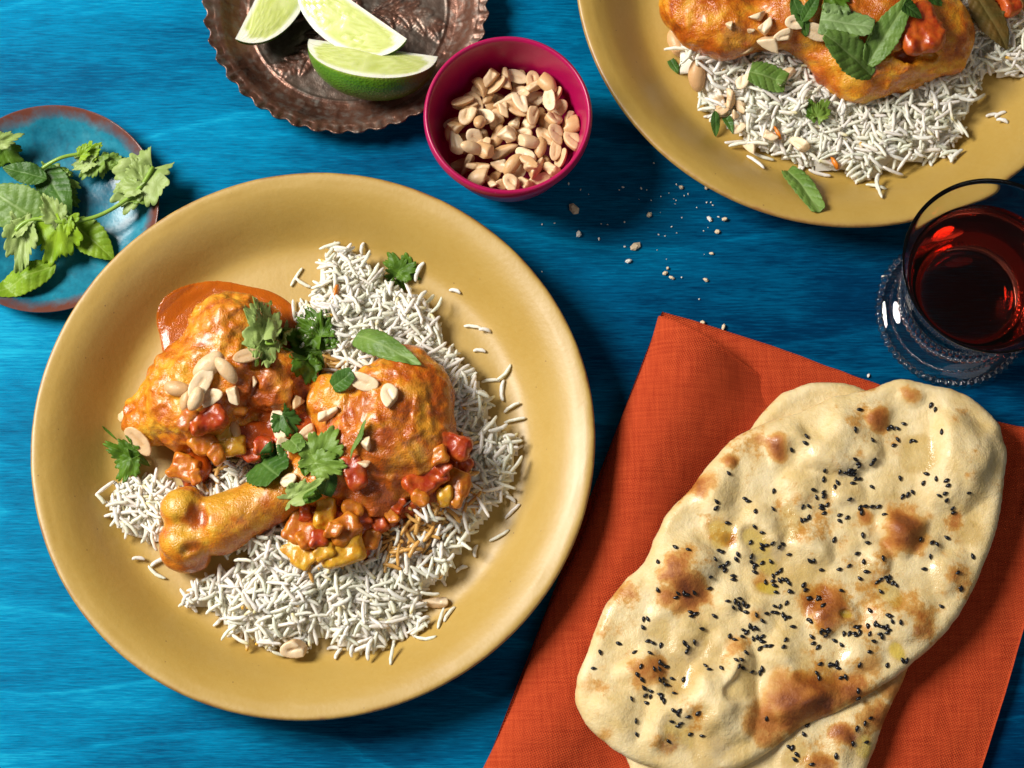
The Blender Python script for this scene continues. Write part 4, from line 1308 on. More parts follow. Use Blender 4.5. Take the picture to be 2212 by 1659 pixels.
# vegetables
def chunk(name, x, y, dz, size, yaw, mat, label, surf=S1, seed=0, roll=0.0, pitch=0.0, box=0.55, group=None, z=None):
    """a soft-cornered cooked piece, size in mm, sunk dz mm into what it lies on"""
    if z is None:
        loc, nor = surf.pick(x, y)
        c = np.array(loc) + np.array((0, 0, (size[2] / 2 - dz) * mm))
    else:
        c = W(x, y, z)
    Mr = np.array((Matrix.Rotation(R(yaw), 3, 'Z') @ Matrix.Rotation(R(pitch), 3, 'Y') @ Matrix.Rotation(R(roll), 3, 'X')))
    s = np.array(size) * mm / 2 * 0.82
    rr = s.min() * (1 - box * 0.4)
    ext = np.linalg.norm(s) + 2 * mm
    def f(X, Y, Z):
        q = np.stack([X - c[0], Y - c[1], Z - c[2]], -1) @ Mr
        q[..., 2] -= 0.9 * mm * (q[..., 0] / s[0]) ** 2
        d = np.abs(q) - (s - rr)
        d = np.linalg.norm(np.maximum(d, 0), axis=-1) + np.minimum(d.max(-1), 0) - rr
        return d - 1.7 * mm * fbm(X * 120, Y * 120, Z * 120, seed + 3, 3)
    V, F = surfnet(f, c - ext, c + ext, max(0.55 * mm, s.max() / 16))
    put(name, V, F, MT[mat], c - np.array((0, 0, s[2])), label=label, cat=name.split('_')[0] + ' piece', group=group)
    surf.add(V, F)
chunk('tomato_chunk', 445, 912, 4, (23, 16, 11), 25, 'tomato', 'bright red tomato lump on the front of the thigh', seed=1, box=0.2)
chunk('tomato_chunk', 400, 905, 6, (12, 12, 8), 60, 'onion_red', 'orange sauced lump beside the red tomato on the thigh', seed=2, box=0.3)
chunk('onion_piece', 500, 966, 2, (19, 11, 8), 12, 'onion', 'pale yellow onion block in front of the thigh', seed=3)
chunk('onion_piece', 440, 955, 3, (17, 13, 8), -30, 'onion_red', 'orange onion block between red tomato and pale onion', seed=4)
chunk('tomato_chunk', 574, 965, 2, (10, 11, 8), 10, 'tomato', 'small red tomato cube between the two chicken pieces', seed=5, box=0.4)
chunk('onion_piece', 520, 888, 3, (10, 7, 6), -15, 'onion_red', 'small orange onion cube under the peanut cluster', seed=6)
chunk('onion_piece', 400, 1010, 3, (14, 17, 6), 70, 'onion_red', 'flat orange onion piece on the rice below the thigh', seed=7)
chunk('onion_piece', 703, 1112, 3, (13, 21, 9), 5, 'onion', 'upright yellow onion slice below the drumstick', seed=8, roll=15)
chunk('onion_piece', 738, 1188, 3, (26, 17, 9), 18, 'onion', 'large yellow onion slice nearest the rice below the drumstick', seed=9, box=0.3)
chunk('onion_piece', 644, 1140, 2, (13, 17, 8), -25, 'onion_red', 'brownish onion cube tucked against the drumstick shaft', seed=10)
chunk('onion_piece', 668, 1160, 2, (12, 12, 8), 30, 'onion_red', 'small orange onion cube beside the large yellow slice', seed=11)
chunk('tomato_chunk', 748, 1145, 3, (20, 15, 10), 40, 'onion_red', 'orange-red pulp lump above the large yellow onion slice', seed=12, box=0.2)
chunk('tomato_chunk', 975, 962, 3, (22, 14, 10), -20, 'tomato', 'deep red tomato piece to the right of the drumstick meat', seed=13, box=0.35)
chunk('tomato_chunk', 925, 1035, 4, (26, 17, 9), 30, 'tomato', 'dark red tomato piece half under the drumstick meat', seed=14, box=0.3)
chunk('onion_piece', 982, 1055, 3, (14, 22, 8), -18, 'onion_red', 'translucent orange onion block at the rice beyond the drumstick', seed=15)
chunk('tomato_chunk', 765, 1020, 4, (13, 22, 9), 15, 'tomato', 'red tomato shred stuck to the front of the drumstick meat', seed=16, box=0.25)
chunk('onion_piece', 640, 1195, 1, (22, 12, 4), -35, 'onion', 'thin pale shred of onion lying on rice under the drumstick', seed=17)


DICE = [(862, 1092, 'tomato'), (905, 1078, 'onion_red'), (690, 1165, 'tomato'), (785, 1118, 'tomato'), (800, 1165, 'onion_red'), (765, 1098, 'onion_red'), (845, 1115, 'onion_red'), (955, 1010, 'tomato'), (948, 985, 'onion_red'),
        (600, 985, 'tomato'), (640, 985, 'onion_red'), (545, 985, 'tomato'), (470, 985, 'onion_red'), (425, 1030, 'onion_red'), (610, 945, 'tomato'), (700, 1195, 'onion'), (660, 1105, 'tomato'), (1000, 1010, 'tomato'), (960, 1075, 'onion'), (820, 1135, 'tomato'), (720, 1145, 'onion_red'), (485, 940, 'onion')]
for k, (x, y, mt) in enumerate(DICE):
    what = 'tomato' if mt == 'tomato' else 'onion'
    side = 'between the chicken pieces' if (x < 700 and y < 1010) else ('right of the drumstick meat' if x > 900 else 'in the sauce below the drumstick')
    chunk(what + ('_chunk' if what == 'tomato' else '_piece'), x, y, 2.5, (rng.uniform(8, 13), rng.uniform(7, 10), rng.uniform(5, 7)), rng.uniform(0, 180), mt, 'small soft %s dice %s' % ({'tomato': 'red tomato', 'onion': 'golden onion', 'onion_red': 'orange sauced onion'}[mt], side), seed=50 + k, box=0.4, group='small %s dice %s' % (mt.replace('_red', ' sauced'), side))
# ------------------------------------------------------------------ second plate
CH2 = Surf()
def build_second_chicken():
    pr = [K((1492, 8, 30), (1540, 45, 30), 15, 15), E(1505, 45, 28, 12, 14, 12), E(1570, 62, 28, 16, 15, 14), K((1560, 60, 29), (1730, 52, 30), 13, 11), E(1560, 5, 30, 18, 16, 14), K((1700, 30, 32), (1800, 30, 32), 16, 18), K((1730, 60, 28), (1850, 150, 24), 11, 15),
          E(1850, 165, 22, 18, 12, 10), E(1905, 80, 30, 22, 26, 17), E(1980, 60, 28, 26, 26, 15), E(2035, 70, 24, 13, 14, 11), E(1990, 130, 22, 20, 9, 9), E(1900, 10, 34, 30, 22, 17), E(1920, 175, 18, 16, 7, 7), E(1880, -60, 28, 40, 20, 15)]
    cuts = [(ell(W(1958, 118, 38), np.array((7, 6, 7)) * mm), 3 * mm), (cap(W(1880, 110, 46), W(2010, 122, 36), 2 * mm, 2 * mm), 3 * mm), (cap(W(1890, 160, 32), W(1960, 150, 32), 2 * mm, 2 * mm), 2.5 * mm)]
    V, F = sculpt(pr, 6 * mm, cuts, curry_disp(23, 1.1, 0.5, 0.2), 0.95 * mm, 4 * mm, 10 * mm)
    tone = spots_attr(V, [(2010, 90, 38, 9, .5), (1760, 75, 40, 8, .5), (1850, 170, 32, 9, .4), (1590, 75, 42, 8, .4), (1960, 150, 30, 8, .35)])
    deep = spots_attr(V, [(1955, 118, 32, 7, .9), (1930, 60, 46, 16, .75), (1870, 120, 40, 12, .6), (1700, 20, 46, 20, .35), (1880, 0, 48, 20, .6)])
    put('curried_chicken', V, F, MT['chicken'], W(1780, 60, 12), attrs={'tone': tone, 'deep': deep}, label='orange curried chicken leg under mint leaves on the plate at the photo edge', cat='chicken')
    S2.add(V, F); CH2.add(V, F)
build_second_chicken()
HEAP2 = [[(1462, 40), (1470, 95), (1500, 150), (1528, 205), (1528, 238), (1565, 250), (1590, 285), (1645, 318), (1680, 342), (1740, 355), (1800, 366), (1860, 376), (1900, 372), (1955, 348), (2010, 340), (2065, 322), (2085, 300), (2050, 262), (2075, 232), (2095, 185), (2140, 168), (2185, 172), (2212, 150), (2225, 90), (2180, 0), (2100, -90), (1900, -140), (1600, -120), (1480, -60)]]
def target2(d, x, y):
    return np.minimum(0.0115, 0.0012 + 0.5 * d) * (0.75 + 0.35 * fbm(x * 60, y * 60, 0 * x, 97, 2))
ctree2 = CH2
def hidden2(x, y, z):
    p = U(1800, -45, 0.01)
    if y > p[1]: return True
    for dx, dy in ((0.006, 0), (-0.006, 0), (0, 0.006), (0, -0.006)):
        if ctree2.cast(Vector((x + dx, y + dy, z)), Vector((0, 0, 1))) is None: return False
    return True
ST2 = [(1893, 418, 100, 'w', 'lone upright rice grain below the heap near the tea glass plate rim'), (2142, 249, 5, 's', 'short grain of the pair right of the edge plate heap, inner one'), (2160, 247, 25, 's', 'yellowish grain of the pair right of the edge plate heap, outer one'), (2163, 264, -25, 's', 'short grain just below the pair right of the heap'),
       (2062, 340, 48, 'w', 'slanted loose grain at the lower right tip of the edge plate heap'), (1525, 242, 0, 'w', 'level loose grain at the left tip of the edge plate heap')]
rice_heap(QC, HEAP2, target2, 22000, lambda x, y: 0.0, S2, 'heap of white rice under the chicken on the plate at the photo edge', hidden2, ST2, 'rice heaps')
chunk('tomato_chunk', 1985, 62, 7, (27, 30, 13), 20, 'tomato', 'big glossy red tomato piece on the chicken beside the long mint leaf', S2, seed=30, box=0.15)
chunk('tomato_chunk', 2165, -5, 3, (30, 16, 12), -60, 'tomato', 'dark red tomato piece at the upper corner beside the sauced leaf', S2, seed=31, box=0.2)

# ------------------------------------------------------------------ lime wedges
def lime_wedge(x0, y0, x1, y1, z, bis, alpha, fat, label, seed, tipz=0.0):
    """axis from traced point 0 to point 1; bis = elevation (deg) of the rind's middle, measured from the viewer side of the axis"""
    A, B = U(x0, y0, z), U(x1, y1, z); B[2] += tipz
    mid = (A + B) / 2
    ex = (B - A); L = np.linalg.norm(ex); ex = ex / L
    side = np.array((ex[1], -ex[0], 0.0)); side /= np.linalg.norm(side)      # towards the viewer for left-to-right axes
    up = np.cross(side, ex) * -1.0
    if up[2] < 0: up = -up
    a, b = L / 2, L * fat
    n, m, k = 36, 22, 12
    th = np.linspace(0.0, np.pi, n)
    xs = -np.cos(th)
    rho = np.sin(th) ** 0.92
    rho = np.maximum(rho, 0.0)
    root = empty('lime_wedge', mid - np.array((0, 0, 0.006)), label, 'lime wedge', 'lime wedges')
    def P(i, r, ph):
        d = side * math.cos(ph) + up * math.sin(ph)
        return mid + ex * (xs[i] * a) + d * (r * b)
    V, F, ed = [], [], []
    for i in range(n):
        for j in range(m):
            ph = R(bis) + R(alpha) * (2 * j / (m - 1) - 1)
            V.append(P(i, max(rho[i], 0.012), ph)); ed.append(max(math.exp(-((j) / 0.7) ** 2), math.exp(-((m - 1 - j) / 0.7) ** 2)) * 0.8)
    for i in range(n - 1):
        for j in range(m - 1):
            F.append((i * m + j, (i + 1) * m + j, (i + 1) * m + j + 1, i * m + j + 1))
    put('rind', V, F, MT['rind'], root.location, root, True, {'edge': ed})
    for sgn in (-1, 1):
        ph = R(bis) + R(alpha) * sgn
        nrm = -side * math.sin(ph) + up * math.cos(ph); nrm = nrm * sgn
        V, F, pt, st = [], [], [], []
        for i in range(n):
            for j in range(k * 2 + 1):
                t = j / (k * 2)
                p = P(i, t * max(rho[i], 0.012) * 0.998, ph)
                u = xs[i]
                e_out = 1 - t * 1.0
                w_edge = max(0.0, (t - 0.86) / 0.05)                   # pith under the rind
                w_end = max(0.0, (abs(u) - 0.80 + 0.05 * math.sin(t * 9)) / 0.06)
                w_core = max(0.0, (0.10 - t * rho[i]) / 0.05)
                rb = 1 - ((u / 0.84) ** 2 + ((t - 0.46) / 0.44) ** 2)
                pith = min(1.0, max(w_edge, w_end, w_core))
                bulge = 0.0007 * max(0.0, rb) ** 0.5 + 0.0002 * vnoise(u * 30, t * 5, seed)
                p = p + nrm * (float(bulge) if pith < 0.5 else 0.0)
                V.append(p); pt.append(pith)
                fan = math.atan2(u * a, (t + 0.15) * b)
                st.append(float(0.5 + 0.5 * vnoise(fan * 34, t * 3, seed + sgn)))
        q = k * 2 + 1
        for i in range(n - 1):
            for j in range(q - 1):
                f = (i * q + j, (i + 1) * q + j, (i + 1) * q + j + 1, i * q + j + 1)
                F.append(f if sgn < 0 else f[::-1])
        put('cut_face', V, F, MT['pulp'], root.location, root, True, {'pith': pt, 'streak': st})
lime_wedge(667, 84, 946, 122, 0.026, 4, 30, 0.40, 'lime wedge lying rind forward, nearest the magenta bowl', 3)
lime_wedge(655, -72, 879, 84, 0.034, -46, 31, 0.36, 'lime wedge leaning cut side up on the rind-forward wedge', 5)
lime_wedge(508, 84, 622, -140, 0.024, -40, 31, 0.37, 'lime wedge by itself at the rim side of the copper dish', 8)

# ------------------------------------------------------------------ peanuts
def peanut_mesh(kind, seed):
    """half kernels with a groove, whole kernels, and broken chips"""
    r_ = random.Random(seed)
    a, b, c = 8.0 * mm * r_.uniform(0.85, 1.1), 4.6 * mm * r_.uniform(0.9, 1.1), 4.2 * mm
    planes = []
    if kind == 'half': planes.append((np.array((0, 0, 1.0)), 0.0))
    if kind in ('chip', 'piece'):
        planes.append((np.array((0, 0, 1.0)), 0.6 * mm))
        for _ in range(3 if kind == 'piece' else 5):
            v = np.array((r_.uniform(-1, 1), r_.uniform(-1, 1), r_.uniform(-0.3, 0.9))); v /= np.linalg.norm(v)
            planes.append((v, (r_.uniform(0.6, 2.8) if kind == 'piece' else r_.uniform(0.4, 1.6)) * mm))
    bend = r_.uniform(-0.9, 0.9) * mm
    def f(X, Y, Z):
        Y2 = Y + bend * (X / a) ** 2
        k0 = np.sqrt((X / a) ** 2 + (Y2 / b) ** 2 + (Z / c) ** 2)
        d = (k0 - 1) * b
        for n, o in planes:
            d = -smin(-d, -(X * n[0] + Y * n[1] + Z * n[2] - o), 0.35 * mm)
        if kind in ('half', 'piece'):
            g = np.sqrt((Y2 / (1.0 * mm)) ** 2 + ((Z - 0.25 * mm) / (1.1 * mm)) ** 2 + np.maximum(np.abs(X + 0.8 * mm) - 3.6 * mm, 0) ** 2 / (0.9 * mm) ** 2) - 1
            d = -smin(-d, g * 0.8 * mm + 0.45 * mm, 0.9 * mm)
        return d + 0.16 * mm * vnoise(X * 330, Y * 330, Z * 330, seed)
    V, F = surfnet(f, (-a - 1 * mm, -b - 1.6 * mm, -c - 1 * mm), (a + 1 * mm, b + 1.6 * mm, c + 1 * mm), 0.62 * mm)
    cut = sstep(-0.5 * mm, 0.1 * mm, V[:, 2]) * (kind != 'whole')
    V = V - V.mean(0) * np.array((1, 1, 0))
    zr = V[:, 2].min(), V[:, 2].max()
    return V, F, cut, zr
PN = {}
for kind, n in (('half', 5), ('piece', 8), ('chip', 6), ('whole', 2)):
    for i in range(n):
        V, F, cut, zr = peanut_mesh(kind, 100 + i * 7 + len(kind))
        PN[kind, i] = (make_mesh('peanut', V, F, MT['peanut'], True, {'cut': cut}), V, F, zr)
        if kind in ('piece', 'half', 'whole'):
            PN[kind + '_w', i] = (make_mesh('peanut', V, F, MT['peanut_warm'], True, {'cut': cut * 0.5}), V, F, zr)

NAME = {'half': 'peanut_half', 'piece': 'peanut_piece', 'chip': 'peanut_chip', 'whole': 'peanut', 'half_w': 'peanut_half', 'piece_w': 'peanut_piece', 'whole_w': 'peanut'}
def lay(surf, x, y, kind, var, yaw, label, group, scale=1.0, tilt=(0, 0), flip=False, sink=0.12, follow=0.75):
    """lay a peanut on what is seen at the traced point, leaning with the surface"""
    me, V, F, zr = PN[kind, var]
    loc, nor = surf.pick(x, y)
    n = (Vector((0, 0, 1)) * (1 - follow) + nor * follow).normalized()
    q = n.to_track_quat('Z', 'Y').to_matrix().to_4x4()
    M = Matrix.Rotation(R(yaw), 4, 'Z')
    # keep the yaw as seen from above
    lx = Vector((math.cos(R(yaw)), math.sin(R(yaw)), 0)); lx = (lx - n * lx.dot(n)).normalized(); ly = n.cross(lx)
    M = Matrix(((lx.x, ly.x, n.x, 0), (lx.y, ly.y, n.y, 0), (lx.z, ly.z, n.z, 0), (0, 0, 0, 1)))
    M = M @ Matrix.Rotation(R(tilt[0]), 4, 'X') @ Matrix.Rotation(R(tilt[1]), 4, 'Y')
    if flip: M = M @ Matrix.Rotation(math.pi, 4, 'X')
    bot = zr[1] if flip else -zr[0]
    if abs(tilt[0]) > 50: bot = 4.4 * mm
    pos = loc + n * (bot * scale * (1 - sink))
    Mx = Matrix.Translation(pos) @ M @ Matrix.Scale(scale, 4)
    o = inst(NAME[kind], me, Mx, label=label, cat='peanut', group=group)
    A = np.array(Mx)
    surf.add(V @ A[:3, :3].T + A[:3, 3], F)
    return o

G1 = 'peanuts scattered on the whole plate'
for a in [
    (*ZM(535, 445), 'half', 0, 40, 'peanut half lying back down at the top of the thigh cluster', 1.0, (0, 0), True),
    (*ZM(500, 545), 'half', 1, 60, 'largest pale peanut half in the thigh cluster, groove up', 1.05, (10, 0), False),
    (*ZM(625, 465), 'half', 2, -58, 'oval peanut half leaning over the top of the thigh cluster', 0.95, (15, 0), True),
    (*ZM(718, 412), 'half_w', 3, 25, 'peanut half with cracked end next to the pale cilantro sprig', 0.85, (0, 0), False),
    (*ZM(470, 610), 'half', 4, 70, 'upright peanut half at the foot of the thigh cluster', 0.8, (20, 0), True),
    (*ZM(545, 605), 'half', 1, 25, 'peanut half with brown edge at the bottom of the thigh cluster', 0.9, (0, 0), False),
    (*ZM(660, 585), 'piece', 0, -50, 'two-tipped peanut sliver beside the thigh cluster', 1.05, (0, 0), False),
    (*ZM(378, 558), 'half_w', 0, -10, 'sauced peanut half sunk in the thigh left of the cluster', 0.75, (0, 0), True),
    (*ZM(427, 612), 'half_w', 2, 70, 'peanut half tucked under the left of the thigh cluster', 0.72, (0, 0), True),
    (*ZM(757, 525), 'chip', 0, 20, 'tiny peanut crumb on the right lobe of the thigh', 0.8, (0, 0), False),
    (*ZM(967, 637), 'piece_w', 3, 70, 'curved peanut sliver standing between thigh and drumstick', 1.0, (30, 0), False),
    (*ZM(890, 737), 'half', 3, -78, 'round grooved peanut half lying in the gap between the chicken pieces', 0.95, (0, 0), False),
    (*ZM(910, 880), 'half', 0, -62, 'peanut half pointing at the red tomato cube above the drumstick shaft', 0.95, (0, 0), False),
    (*ZM(1127, 685), 'piece', 1, 80, 'white-tipped peanut piece on the shoulder of the drumstick', 1.0, (0, 0), False),
    (*ZM(1018, 787), 'piece', 2, 35, 'flat angular peanut piece left of the large cilantro leaf', 0.95, (0, 0), False),
    (*ZM(660, 765), 'half_w', 4, -55, 'peanut half below the red tomato lump on the thigh', 0.68, (0, 0), True),
    (*ZM(1295, 535), 'half', 2, -20, 'peanut half lying on top of the upper drumstick meat', 0.98, (25, 0), False),
    (*ZM(1425, 605), 'piece', 4, -60, 'notched peanut piece on the crown of the drumstick meat', 1.05, (0, 0), False),
    (*ZM(1307, 828), 'chip', 1, 0, 'jagged peanut chip beside the dark patch on the drumstick', 1.1, (0, 0), False),
    (*ZM(1298, 922), 'chip', 2, 40, 'small brown peanut chip on the front of the drumstick meat', 1.0, (0, 0), False),
    (*ZM(938, 1007), 'piece', 5, 10, 'flat peanut piece on the drumstick shaft below the mint scrap', 0.85, (0, 0), False),
    (*ZM(205, 805), 'half_w', 1, -55, 'sauce-streaked peanut half at the far left tip of the thigh', 1.05, (0, 0), False),
    (*ZM(112, 700), 'chip', 3, 15, 'small yellow peanut chip alone on the bare plate left of the thigh', 0.75, (0, 0), False),
    (636, 1395, 'piece', 6, 15, 'round peanut end with a cross crack at the bottom of the rice heap', 1.15, (0, 0), False),
    (941, 1302, 'piece', 7, -15, 'triangular peanut chip at the lower right tip of the rice heap', 1.0, (0, 0), False)]:
    x, y, kd, vr, yaw, lab, sc, tl, fl = a
    lay(S1, x, y, kd, vr, yaw, lab, G1, sc, tl, fl)
G2 = 'peanuts scattered on the edge plate'
for a in [
    (*ZP(160, 260), 'half_w', 1, -70, 'long peanut half at the left edge of the edge plate rice', 1.05, (0, 0), True), (*ZP(285, 440), 'whole_w', 0, 85, 'whole roasted peanut lying on the plate left of the rice', 1.0, (0, 0), False),
    (*ZP(632, 100), 'chip', 0, -50, 'upper peanut chip on the middle of the chicken leg', 1.3, (0, 0), False), (*ZP(685, 160), 'piece', 0, 70, 'jagged peanut sliver on the middle of the chicken leg', 1.0, (0, 0), False), (*ZP(715, 235), 'chip', 4, -40, 'pale peanut splinter at the lower edge of the chicken leg', 1.3, (0, 0), False),
    (*ZP(790, 200), 'piece', 2, 20, 'ragged peanut piece beside the dark mint shred', 0.85, (0, 0), False), (*ZP(857, 130), 'piece', 6, 10, 'blunt peanut piece under the dark mint shred', 0.95, (0, 0), False), (*ZP(985, 178), 'half', 2, -25, 'large pale peanut half left of the two flat mint leaves', 1.0, (0, 0), False),
    (*ZP(470, 152), 'chip', 1, 0, 'tiny peanut crumb on the left end of the chicken leg', 0.7, (0, 0), False), (*ZP(595, 180), 'chip', 2, 40, 'small yellow crumb on the left half of the chicken leg', 0.65, (0, 0), False),
    (*ZP(575, 310), 'piece', 3, 30, 'angular peanut piece where chicken meets rice', 0.9, (0, 0), False), (*ZP(555, 485), 'piece', 4, 80, 'pale peanut piece left of the mint scrap in the rice', 0.8, (0, 0), False), (*ZP(780, 448), 'piece', 7, 10, 'square peanut piece touching the mint scrap on the rice', 1.0, (0, 0), False),
    (*ZP(480, 590), 'piece_w', 1, -40, 'topmost brown peanut piece of the cluster at the rice edge', 0.95, (0, 0), False), (*ZP(400, 585), 'chip', 3, 60, 'left peanut chip of the cluster at the rice edge', 1.0, (0, 0), False), (*ZP(428, 648), 'piece_w', 5, 15, 'lower left peanut piece of the cluster at the rice edge', 0.8, (0, 0), False),
    (*ZP(525, 635), 'piece', 3, -20, 'right peanut piece of the cluster at the rice edge', 0.85, (0, 0), False), (*ZP(500, 678), 'chip', 5, 0, 'bottom peanut chip of the cluster at the rice edge', 0.9, (0, 0), False), (*ZP(522, 760), 'piece', 6, 50, 'peanut piece below the cluster next to the green shred', 0.8, (0, 0), False),
    (*ZP(900, 855), 'piece', 2, -30, 'pinkish peanut piece sunk in the front of the rice', 0.9, (0, 0), False), (*ZP(710, 800), 'piece', 0, 5, 'pale peanut piece in the left front of the rice', 0.9, (0, 0), False), (*ZP(605, 862), 'chip', 4, -40, 'peanut chip at the lower left rice edge', 1.0, (0, 0), False),
    (*ZP(1235, 352), 'chip', 0, -30, 'small peanut chip on the mint leaf with the white stalk', 1.0, (0, 0), False)]:
    x, y, kd, vr, yaw, lab, sc, tl, fl = a
    lay(S2, x, y, kd, vr, yaw, lab, G2, sc, tl, fl)

# peanuts heaped in the bowl: dropped one by one on a height map
def fill_bowl():
    cell = 0.0009; n = 100
    ax = (np.arange(n) - n / 2) * cell
    X, Y = np.meshgrid(ax, ax, indexing='ij')
    rr = np.hypot(X, Y)
    H = np.interp(rr, BOWL_IN[:, 0], BOWL_IN[:, 1], right=0.06)
    off = np.array((0.0035, -0.0020))
    placed = []
    kinds = [('chip', 6), ('piece', 8), ('piece_w', 8), ('chip', 6), ('piece', 8), ('piece_w', 8), ('half_w', 5), ('piece', 8), ('piece_w', 8), ('piece', 8), ('piece_w', 8), ('chip', 6), ('piece', 8), ('whole_w', 2), ('piece_w', 8), ('piece', 8)]
    for it in range(3600):
        if len(placed) >= 240: break
        best = None
        for _ in range(5):
            r = 0.031 * BOWL_K * math.sqrt(rng.random()); a = rng.uniform(0, 2 * math.pi)
            x, y = off[0] + r * math.cos(a), off[1] + r * math.sin(a)
            i, j = int(x / cell + n / 2), int(y / cell + n / 2)
            hh = H[max(0, i - 3):i + 4, max(0, j - 3):j + 4].mean()
            if best is None or hh < best[0]: best = (hh, x, y)
        _, x, y = best
        top = 0.0400 - 6.0 * ((x - off[0]) ** 2 + (y - off[1]) ** 2) + 0.002 * math.sin(x * 300)
        kd, nv = kinds[it % len(kinds)]
        if len(placed) > 86 and kd == 'chip': kd, nv = 'half', 5
        if kd in ('piece', 'half') and rng.random() < 0.5: kd += '_w'
        var = rng.randrange(nv)
        me, V, F, zr = PN[kd, var]
        sc = rng.uniform(0.85, 1.15) if 'piece' in kd or kd == 'chip' else rng.uniform(0.68, 0.85)
        Rm = Matrix.Rotation(rng.uniform(0, 6.28), 4, 'Z') @ Matrix.Rotation(rng.gauss(0, 0.42), 4, 'X') @ Matrix.Rotation(rng.gauss(0, 0.36), 4, 'Y')
        if rng.random() < 0.25: Rm = Rm @ Matrix.Rotation(math.pi, 4, 'X')
        A = np.array(Rm)[:3, :3] * sc
        P = V @ A.T
        ii = np.clip(((P[:, 0] + x) / cell + n / 2).astype(int), 0, n - 1); jj = np.clip(((P[:, 1] + y) / cell + n / 2).astype(int), 0, n - 1)
        rest = H[ii, jj] - P[:, 2]
        z = np.percentile(rest, 84)
        if z + P[:, 2].max() > top + 0.006 or np.hypot(P[:, 0] + x, P[:, 1] + y).max() > 0.0372 * BOWL_K: continue
        np.maximum.at(H, (ii, jj), P[:, 2] + z)
        placed.append((kd, var, x, y, z, Rm, sc, me, P))
    vis = []
    for q in placed:
        P = q[8]
        ii = np.clip(((P[:, 0] + q[2]) / cell + n / 2).astype(int), 0, n - 1); jj = np.clip(((P[:, 1] + q[3]) / cell + n / 2).astype(int), 0, n - 1)
        up = P[:, 2] + q[4] >= H[ii, jj] - 0.0006
        vis.append(up.mean())
    order = np.argsort(vis)[::-1]
    what = {'half': 'pale halved peanut', 'half_w': 'roasted brown peanut half', 'piece': 'pale broken peanut piece', 'piece_w': 'roasted brown peanut chunk', 'chip': 'small peanut chip', 'whole_w': 'whole roasted peanut'}
    cnt = 0
    for k in order:
        if vis[k] < 0.06: continue
        kd, var, x, y, z, Rm, sc, me, P = placed[k]
        ang = math.degrees(math.atan2(y - off[1], x - off[0])) % 360
        far = math.hypot(x - off[0], y - off[1])
        ring = 'in the very middle' if far < 0.007 else ('halfway out' if far < 0.018 else 'at the wall')
        way = ('edge plate', 'photo corner', 'photo top', 'lime wedges', 'copper dish', 'herb dish', 'whole plate', 'napkin')[int(((ang + 22.5) % 360) // 45)]
        tilt = 'tipped ' if Rm.to_3x3().col[2].z ** 2 < 0.55 else ''
        where = ring + ' of the magenta bowl' + ('' if far < 0.007 else ' towards the ' + way)
        inst(NAME[kd], me, Matrix.Translation((BC[0] + x, BC[1] + y, z)) @ Rm @ Matrix.Scale(sc, 4), label='%s%s %s' % (tilt, what[kd], where), cat='peanut', group='peanuts in the magenta bowl')
        cnt += 1
    print('bowl peanuts', len(placed), cnt)
fill_bowl()
# ------------------------------------------------------------------ herbs
def cilantro_leaf(seed, depth=1.0):
    """fan of toothed lobes, petiole at the origin, about 1 long; returns verts, faces, vein weights"""
    r_ = random.Random(seed)
    na, nr = 141, 8
    lob = [(0.0, 1.0, 0.62), (1.02 + r_.uniform(-.1, .1), 0.90, 0.60), (-1.02 + r_.uniform(-.1, .1), 0.90, 0.60), (1.95, 0.55, 0.45), (-1.95, 0.55, 0.45)]
    cut = r_.uniform(0.30, 0.46)
    V, vein = [], []
    for i in range(na):
        ph = -2.25 + 4.50 * i / (na - 1)
        r = 0.0
        for c, a, s in lob:
            d = abs(ph - c) / s
            r = max(r, a * (1 - cut * min(1.0, d) ** 3.2) if d < 1.0 else 0.0)
        r = max(r, 0.42)
        # rounded teeth, each lobe with three or four
        tooth = abs(math.sin(ph * 4.7 + 0.8 + seed * 0.7))
        r *= 0.74 + 0.28 * tooth ** 0.5
        r *= 0.88 + 0.15 * abs(math.sin(ph * 12.3 + seed)) ** 0.55
        dv = min(abs(ph - c) for c, a, s in lob)
        for j in range(nr):
            t = (j + 1) / nr
            V.append((r * t * math.cos(ph), r * t * math.sin(ph), 0.0))
            vein.append(max(0.0, 1 - dv * t * r / 0.016) * (1 - 0.6 * t))
    V.append((0, 0, 0)); vein.append(1.0)
    o = len(V) - 1
    F = []
    for i in range(na - 1):
        F.append((o, i * nr, (i + 1) * nr))
        for j in range(nr - 1):
            F.append((i * nr + j, i * nr + j + 1, (i + 1) * nr + j + 1, (i + 1) * nr + j))
    V = np.array(V)
    V[:, 2] += 0.07 * depth * fbm(V[:, 0] * 3.2, V[:, 1] * 3.2, seed, seed, 2) - 0.02 * np.cos(np.arctan2(V[:, 1], V[:, 0] + 1e-9) * 6.4) * np.hypot(V[:, 0], V[:, 1])
    return V, F, np.array(vein)

